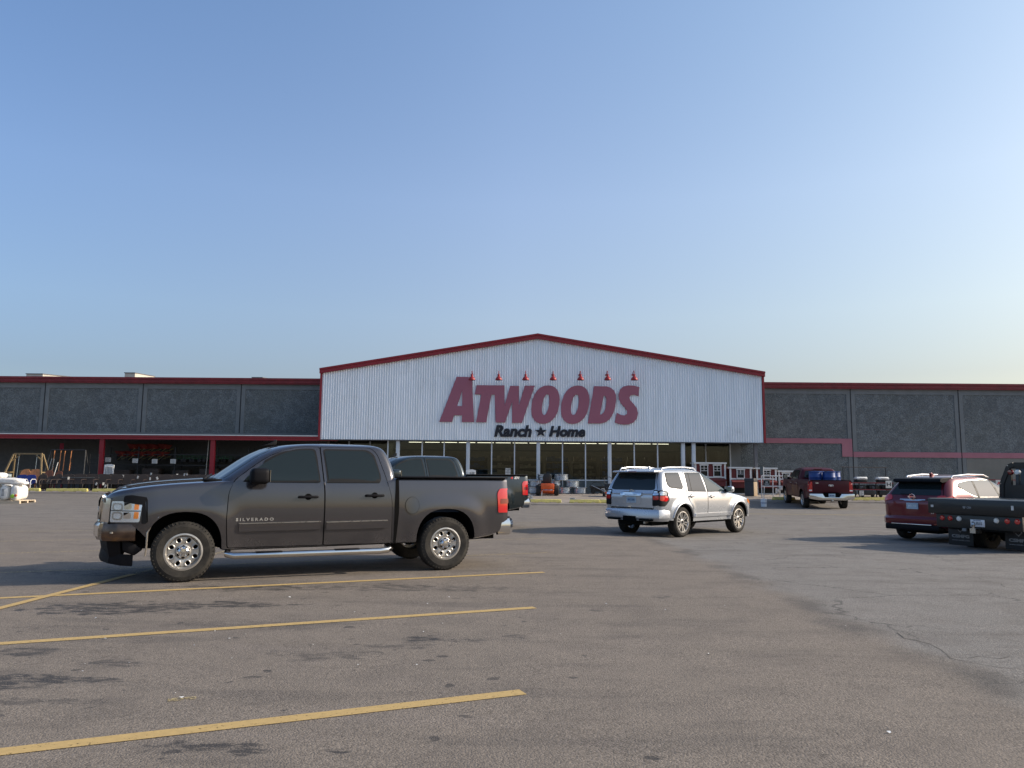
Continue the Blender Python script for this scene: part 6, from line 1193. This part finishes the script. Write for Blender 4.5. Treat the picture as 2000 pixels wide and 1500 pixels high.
for i, px_ in enumerate((353, 370, 386, 408, 433, 446)):
    p = at(px_, 896, 46.35)
    if first is None: first = cart(); o = first
    else: o = copy_tree(first)
    o.name = 'garden_cart'; o.location = p; tag(o, 'green wire garden cart on the rack, %s right of the wheelbarrows' % ordn[i], 'cart', 'green garden carts on the rack')
for i, (px_, py_) in enumerate(((211, 898), (264, 900), (302, 901), (338, 901))):
    p = at(px_, py_, 45.7); o = link('price_sign', box(BM(), -.16, .16, 0, .01, -.13, .13), 'paper', None, smooth_=False); o.location = p; tag(o, 'white price sign on the rack front, %s from the left' % ordn[i], 'sign', 'price signs on the rack'); b = BM(); [box(b, -.12, .12-.05*(k % 2), -.003, -.0005, .08-.06*k-.012, .08-.06*k+.012) for k in range(4)]; link('print', b, 'letter_grey', o, smooth_=False); link('hanger', tube(BM(), [(-.02, .02, -.12), (-.08, .05, -.55)], .008, 5), 'steel_black', o)

# --- galvanised stock tanks
def tank():
    S = root0('stock_tank'); prof = [(.395, 0), (.40, .02)]
    for k in range(4): z_ = .03+.07*k; prof += [(.40, z_), (.415, z_+.018), (.40, z_+.036)]
    prof += [(.405, .31), (.42, .325), (.42, .345), (.40, .35), (.385, .33), (.385, .03)]
    link('shell', lathe(BM(), prof, n=40), 'galv', S, angle=25); return S
sp_ = []
first = None
for i, (px_, Y, lev, lab) in enumerate(((1044, 44.2, 0, 'leftmost tank of the bottom row, behind the mower'), (1072, 44.2, 0, 'second tank of the bottom row, behind the mower'), (1102, 44.2, 0, 'third tank of the bottom row, right of the mower'), (1133, 44.2, 0, 'rightmost tank of the bottom row'), (1046, 44.3, 1, 'leftmost tank of the middle row'), (1083, 44.3, 1, 'middle tank of the middle row'), (1117, 44.3, 1, 'rightmost tank of the middle row'), (1064, 44.35, 2, 'left tank on top of the pile, above the mower seat'), (1096, 44.35, 2, 'right tank on top of the pile'))):
    p = at(px_, 930, Y)
    if first is None: first = tank(); o = first
    else: o = copy_tree(first)
    o.name = 'stock_tank'; o.location = (p.x, Y, slab(p.x, Y)+.36*lev); o.rotation_euler.z = i; tag(o, 'galvanised stock tank, '+lab, 'tank', 'galvanised stock tanks piled against the window')
# --- orange zero turn mower seen from behind
S = item('riding_mower', 1069, 42.6, 'orange riding mower with black seat in front of the steel tanks', 'mower'); 
for s in (-1, 1):
    b = BM(); lathe(b, [(.13, -.11), (.24, -.13), (.275, -.10), (.285, 0), (.275, .10), (.24, .13), (.13, .11)], axis='x', c=(s*.50, 0, .285), n=28); o = link('rear_wheel', b, 'rubber', S); link('rim', lathe(BM(), [(.001, s*.635), (.12, s*.635), (.14, s*.60)], axis='x', c=(0, 0, .285), n=18, cap=False), 'powder_white', o)
    link('front_wheel', lathe(BM(), [(.05, -.06), (.15, -.07), (.16, 0), (.15, .07), (.05, .06)], axis='x', c=(s*.42, 1.15, .16), n=20), 'rubber', S); link('fender', bevel(box(BM(), s*.40-.11, s*.40+.11, -.15, .45, .58, .64), .02), 'steel_black', S)
    link('drive_lever', tube(BM(), [(s*.40, .45, .60), (s*.42, .48, .95), (s*.22, .50, 1.02)], .016, 6), 'steel_black', S)
link('engine_cover', bevel(box(BM(), -.36, .36, -.34, .05, .34, .66), .03), 'mower_orange', S); link('bumper', tube(BM(), [(-.34, -.30, .30), (-.30, -.42, .26), (.30, -.42, .26), (.34, -.30, .30)], .022, 8), 'mower_orange', S)
b = BM(); prism(b, rpoly([(-.23, .70), (.23, .70), (.25, 1.02), (.17, 1.20), (-.17, 1.20), (-.25, 1.02)], .06), .12, .26); link('seat_back', bevel(b, .02), 'steel_black', S); link('seat', bevel(box(BM(), -.25, .25, .15, .62, .62, .74), .04), 'steel_black', S); link('deck', bevel(box(BM(), -.55, .55, .45, 1.0, .10, .24), .03), 'mower_orange', S); link('stand', tube(BM(), [(-.30, -.36, .30), (-.32, -.40, .0)], .012, 6), 'galv', S)
b = BM(); text_obj('deck_lettering', 'ZERO TURN', .06, 'steel_black', S, (0, -.345, .50), (R(90), 0, 0), ext=.002, fit=(.42, .05)) if False else None
# second mower mostly behind the silver suv
S = item('push_mower', 1190, 42.2, 'black and orange push mower behind the silver suv tail', 'mower'); link('deck', bevel(box(BM(), -.26, .26, -.3, .3, .12, .26), .04), 'mower_orange', S); link('engine', bevel(box(BM(), -.17, .17, -.17, .17, .26, .52), .05), 'steel_black', S)
for s in (-1, 1):
    for y_ in (-.28, .28): link('wheel', lathe(BM(), [(.03, -.03), (.10, -.035), (.11, 0), (.10, .035), (.03, .03)], axis='x', c=(s*.29, y_, .11), n=18), 'rubber', S)
link('handlebar', tube(BM(), [(-.2, .2, .3), (-.2, .6, 1.0), (-.12, .66, 1.06), (.12, .66, 1.06), (.2, .6, 1.0), (.2, .2, .3)], .016, 8), 'steel_black', S); link('grass_bag', bevel(box(BM(), -.2, .2, .2, .55, .35, .7), .07, 3), 'steel_black', S)
# low black hand cart with hooped handle
S = item('utility_cart', 1166, 44.2, 'low black utility cart with hooped handle right of the tanks', 'cart'); b = BM(); v = [b.verts.new(p) for p in ((-.32, -.2, .12), (.32, -.2, .12), (.32, .2, .12), (-.32, .2, .12), (-.42, -.28, .42), (.42, -.28, .42), (.42, .28, .42), (-.42, .28, .42))]
for f in ((0, 3, 2, 1), (0, 1, 5, 4), (1, 2, 6, 5), (2, 3, 7, 6), (3, 0, 4, 7)): b.faces.new([v[i] for i in f])
link('tub', b, 'steel_black', S, smooth_=False); link('handle', tube(BM(), [(-.40+.35*0, -.3, .42)]+[(-.05-.33*math.cos(t), -.32, .44+.22*math.sin(t)) for t in [math.pi*k/8 for k in range(9)]], .016, 6), 'steel_black', S); link('tow_bar', tube(BM(), [(-.35, -.32, .48), (.42, -.45, .12)], .014, 6), 'galv', S)
for s in (-1, 1): link('wheel', lathe(BM(), [(.03, -.04), (.13, -.045), (.14, 0), (.13, .045), (.03, .04)], axis='y', c=(s*.25, -.26, .14), n=18), 'rubber', S)
def small_sign(px_, py_, Y, w_, h_, lab, zb=None, m='paper', txt=None, tm='letter_black'):
    p = at(px_, py_, Y); z_ = slab(p.x, Y); S = empty('sign', (p.x, Y, z_), 0, lab, 'sign'); hz = p.z-z_; link('board', box(BM(), -w_/2, w_/2, 0, .012, hz-h_/2, hz+h_/2), m, S, smooth_=False)
    link('stake', box(BM(), -.01, .01, .012, .03, 0, hz), 'steel_black', S, smooth_=False); b = BM(); [box(b, -w_*.36, w_*.36-.06*(k % 2), -.003, -.0005, hz+h_*.3-h_*.2*k-.012, hz+h_*.3-h_*.2*k+.012) for k in range(4)] if not txt else None
    if txt: b.free(); text_obj('sign_text', txt, h_*.5, tm, S, (0, -.003, hz), (R(90), 0, 0), bold=.004, ext=.001, fit=(w_*.7, h_*.5))
    else: link('print', b, 'letter_grey', S, smooth_=False)
    return S
small_sign(1180, 958.5, 43.9, .30, .26, 'white price sign in front of the black utility cart'); small_sign(1118, 975, 39.3, .28, .14, 'small white sign behind the thin yellow wheel stop', m='paper'); small_sign(1037, 971, 39.8, .18, .20, 'small white sign beside the slate pickup bumper')
# --- red chicken coops with white trim
def coop(px0, px1, Y, htop, lab, nwin=1, hbase=.46):
    p0, p1 = at(px0, 930, Y), at(px1, 930, Y); W = p1.x-p0.x; S = empty('chicken_coop', ((p0.x+p1.x)/2, Y, .46), 0, lab, 'chicken coop', 'red chicken coops'); H = htop-.46; zf = .42 if H < 1.6 else .5
    link('body', box(BM(), -W/2+.06, W/2-.06, 0, .9, zf, H-.08), 'coop_red', S, smooth_=False); b = BM(); box(b, -W/2-.04, W/2+.04, -.10, 1.0, H-.07, H+.02); link('roof', b, 'coop_white', S, smooth_=False)
    for s in (-1, 1): link('corner_trim', box(BM(), s*(W/2-.05)-.05, s*(W/2-.05)+.05, -.02, .0, 0, H-.07), 'coop_white', S, smooth_=False); link('leg', box(BM(), s*(W/2-.05)-.04, s*(W/2-.05)+.04, .82, .9, 0, zf), 'coop_white', S, smooth_=False)
    link('nest_box', box(BM(), -W/2+.10, W/2-.10, -.30, .0, zf-.05, zf+.24), 'coop_red', S, smooth_=False); b = BM(); prism(b, [(-.34, zf+.24), (0, zf+.36), (0, zf+.40), (-.36, zf+.28)], -W/2+.06, W/2-.06, axis='x'); link('nest_lid', b, 'coop_red', S, smooth_=False)
    link('sill_board', box(BM(), -W/2+.04, W/2-.04, -.012, .0, zf+.42, zf+.50), 'coop_white', S, smooth_=False); link('lower_mesh', box(BM(), -W/2+.1, W/2-.1, .02, .03, .05, zf-.05), 'coop_dark', S, smooth_=False); link('base_rail', box(BM(), -W/2, W/2, -.02, .02, .0, .06), 'coop_white', S, smooth_=False)
    for k in range(nwin):
        cx = 0 if nwin == 1 else (-W*.20 if k == 0 else W*.22); zw = (zf+.52+H-.16)/2; hw_, hh_ = .19, min(.30, (H-.16-zf-.52)/2)
        fr = BM(); box(fr, cx-hw_-.07, cx+hw_+.07, -.05, -.012, zw+hh_, zw+hh_+.08); box(fr, cx-hw_-.04, cx-hw_, -.045, -.012, zw-hh_, zw+hh_); box(fr, cx+hw_, cx+hw_+.04, -.045, -.012, zw-hh_, zw+hh_); box(fr, cx-hw_-.05, cx+hw_+.05, -.05, -.012, zw-hh_-.05, zw-hh_)
        o = link('window', fr, 'coop_white', S, smooth_=False); link('pane', box(BM(), cx-hw_, cx+hw_, -.015, -.004, zw-hh_, zw+hh_), 'tint_glass', o, smooth_=False); b = BM(); box(b, cx-.012, cx+.012, -.026, -.016, zw, zw+hh_); box(b, cx-hw_, cx+hw_, -.026, -.016, zw-.012, zw+.012); box(b, cx-hw_, cx-.012, -.026, -.016, zw+hh_*.5-.01, zw+hh_*.5+.01); box(b, cx+.012, cx+hw_, -.026, -.016, zw+hh_*.5-.01, zw+hh_*.5+.01); link('muntins', b, 'coop_white', o, smooth_=False)
coop(1357, 1418, 44.9, 2.26, 'tallest red chicken coop with two windows behind the silver suv', 2); coop(1425, 1468, 44.7, 2.0, 'red chicken coop with one window left of the dark bin'); coop(1477, 1517, 44.8, 1.98, 'red chicken coop behind the white railings'); coop(1520, 1550, 44.9, 1.82, 'smallest red chicken coop behind the maroon pickup cab')
# dark litter bin with tan side
p = at(1467, 960, 43.6); S = empty('litter_bin', (p.x, 43.6, slab(p.x, 43.6)), R(-38), 'dark square litter bin with tan pebbled side in front of the coops', 'litter bin')
link('bin_body', bevel(box(BM(), -.27, .27, -.27, .27, 0, .78), .015), 'can_tan', S); link('bin_lid', bevel(box(BM(), -.28, .28, -.28, .28, .78, .98), .02), 'can_dark', S); link('front_panel', box(BM(), -.25, .25, -.285, -.272, .02, .78), 'can_dark', S, smooth_=False)
# white railings
p0, p1 = at(1487, 930, 42.6), at(1542, 930, 42.6); S = empty('livestock_panel', ((p0.x+p1.x)/2, 42.6, slab(p0.x, 42.6)), 0, 'white tube railing panel left of the maroon pickup', 'railing'); W = p1.x-p0.x
for z_ in (.62, 1.18): link('rail', tube(BM(), [(-W/2, 0, z_), (W/2, 0, z_)], .028, 8), 'rail_white', S)
for x_ in (-.5, -.1, .14, .5): link('post', tube(BM(), [(x_*W, 0, 0), (x_*W, 0, 1.2)], .03, 8), 'rail_white', S)
for x_, zz in ((.05, .38), (.18, .5), (.3, .62)): link('hanging_item', bevel(cbox(BM(), (x_*W, -.06, zz), (.14, .08, .16)), .02), 'paper', S)
# bucket with a sign on a post
p = gnd(1492, 987); z_ = lot(p.x, 38.2); p = at(1492, 987, 38.2); S = empty('bucket', (p.x, 38.2, lot(p.x, 38.2)), 0, 'white plastic bucket with a dark band weighting the no parking post', 'bucket')
link('pail', lathe(BM(), [(.135, 0), (.15, .33), (.158, .34), (.158, .37), (.145, .38), (.135, .36)], n=28), 'bucket_white', S); link('band', lathe(BM(), [(.1445, .17), (.1475, .17), (.1485, .20), (.1455, .20)], n=28, cap=False), 'letter_blue', S)
S2 = empty('no_parking_sign', (p.x, 38.2, lot(p.x, 38.2)), 0, 'small black no parking sign on a thin post in the bucket', 'sign'); link('post', tube(BM(), [(0, 0, .30), (.05, 0, 1.02), (.02, 0, 1.95)], .02, 8), 'rail_white', S2); link('sign_board', bevel(box(BM(), .0, .32, -.03, -.015, 1.02, 1.30), .006), 'knee', S2); link('sign_panel', box(BM(), .03, .29, -.035, -.031, 1.06, 1.27), 'trim_black', S2, smooth_=False)
text_obj('sign_text', 'NO', .09, 'letter_white', S2, (.16, -.038, 1.20), (R(90), 0, 0), bold=.004, ext=.001, fit=(.12, .06)); text_obj('sign_text', 'PARKING', .05, 'letter_white', S2, (.16, -.038, 1.105), (R(90), 0, 0), bold=.002, ext=.001, fit=(.2, .045)); link('flag', box(BM(), -.14, .0, -.01, .01, 1.55, 1.95), 'knee', S2, smooth_=False)
# --- red rack of grills on the right
p0, p1 = at(1640, 930, 43.4), at(1738, 930, 43.4); cx = (p0.x+p1.x)/2; W = p1.x-p0.x; S = empty('grill_rack', (cx, 43.4, slab(cx, 43.4)), 0, 'long red framed two level rack of black grills', 'rack')
zs_ = at(1690, 943, 43.4).z-S.location.z; z2_ = at(1690, 956, 43.4).z-S.location.z
for zz in (zs_, z2_): link('shelf_rail', bar(BM(), (-W/2, -.35, zz), (W/2, -.35, zz), .05), 'rack_red', S, smooth_=False); link('shelf', box(BM(), -W/2, W/2, -.32, .35, zz-.02, zz), 'steel_black', S, smooth_=False)
for x_ in (-W/2, -W/6, W/6, W/2):
    link('leg', bar(BM(), (x_, -.3, 0), (x_, -.3, zs_), .05), 'steel_black', S, smooth_=False)
def grill():
    S = root0('kettle_grill'); link('firebox', bevel(box(BM(), -.28, .28, -.2, .2, .0, .16), .03), 'steel_black', S); b = BM(); prism(b, [(-.22, .16), (-.22, .24), (-.12, .30), (.12, .30), (.22, .24), (.22, .16)], -.29, .29, axis='x'); link('lid', bevel(b, .01), 'coop_white', S); link('lid_handle', tube(BM(), [(-.15, -.24, .22), (-.15, -.27, .22), (.15, -.27, .22), (.15, -.24, .22)], .012, 6), 'steel_black', S); return S
first = None
for i, (px_, zz, lab) in enumerate(((1680, zs_, 'black tabletop grill with white lid on the rack top, left one'), (1722, zs_, 'black tabletop grill with white lid on the rack top, right one'))):
    q = at(px_, 935, 43.4)
    if first is None: first = grill(); o = first
    else: o = copy_tree(first)
    o.location = (q.x, 43.35, S.location.z+zz+.03); tag(o, lab, 'grill', 'grills on the red rack')
q0 = S.location
for k, (a, lab) in enumerate(((-.40, 'boxy black smoker on the middle shelf of the red rack, left end'), (-.12, 'boxy black smoker on the middle shelf of the red rack, second from left'), (.14, 'boxy black smoker on the middle shelf, third from left'), (.40, 'boxy black smoker on the middle shelf of the red rack, right end'))):
    G_ = empty('smoker_grill', (q0.x+a*W, 43.4, q0.z+z2_+.0), 0, lab, 'grill', 'black smokers on the red rack'); h_ = zs_-z2_-.12; link('barrel', bevel(box(BM(), -.28, .28, -.22, .22, .01, h_), .05, 3), 'steel_black', G_); link('handle', tube(BM(), [(-.12, -.23, h_*.6), (-.12, -.26, h_*.6), (.12, -.26, h_*.6), (.12, -.23, h_*.6)], .01, 6), 'galv', G_); link('badge', box(BM(), -.1, .06, -.226, -.221, .07, .10), 'letter_grey', G_, smooth_=False)
for k, (a, lab) in enumerate(((-.36, 'black cart grill under the red rack, left'), (.0, 'black cart grill under the red rack, middle with a white sign'), (.36, 'black cart grill under the red rack, right'))):
    G_ = empty('cart_grill', (q0.x+a*W, 43.3, q0.z), 0, lab, 'grill', 'cart grills below the red rack'); link('cabinet', bevel(box(BM(), -.38, .38, -.22, .22, .12, z2_-.06), .02), 'steel_black', G_)
    for s in (-1, 1): link('caster', lathe(BM(), [(.02, -.03), (.09, -.035), (.10, 0), (.09, .035), (.02, .03)], axis='y', c=(s*.28, -.12, .10), n=16), 'rubber', G_)
small_sign(1683, 963, 42.9, .24, .26, 'white price sign below the red grill rack'); small_sign(1736, 946, 42.9, .34, .40, 'white and blue sign at the right end of the grill rack', txt='H')['label'] = 'white and blue sign at the right end of the grill rack'
S = item('pennant_bar', 1690, 45.5, 'thin dark rail of folded covers behind the grills', 'rail'); link('rail', tube(BM(), [(-1.4, 0, 1.62), (1.3, 0, 1.60)], .02, 6), 'steel_brown', S); [link('post', bar(BM(), (x_, 0, 0), (x_, 0, 1.62), .03), 'steel_black', S, smooth_=False) for x_ in (-1.3, 1.2)]
small_sign(1951, 944, 43.5, .34, .38, 'white sign with a red print seen between the red suv and headache rack', txt='A', tm='letter_rd')
small_sign(1966, 946, 43.5, .24, .34, 'narrow white sign with red print seen through the headache rack', txt='5', tm='letter_rd')
S = item('red_wagon_row', 1962, 44.4, 'low red metal display rail behind the red suv', 'rail'); link('rail', bar(BM(), (-1.6, 0, .95), (2.2, 0, .95), .06), 'rack_red', S, smooth_=False); [link('post', bar(BM(), (x_, 0, 0), (x_, 0, .95), .05), 'rack_red', S, smooth_=False) for x_ in (-1.5, .3, 2.1)]
S = item('price_sign', 1000, 43.0, 'x', 'sign') if False else None
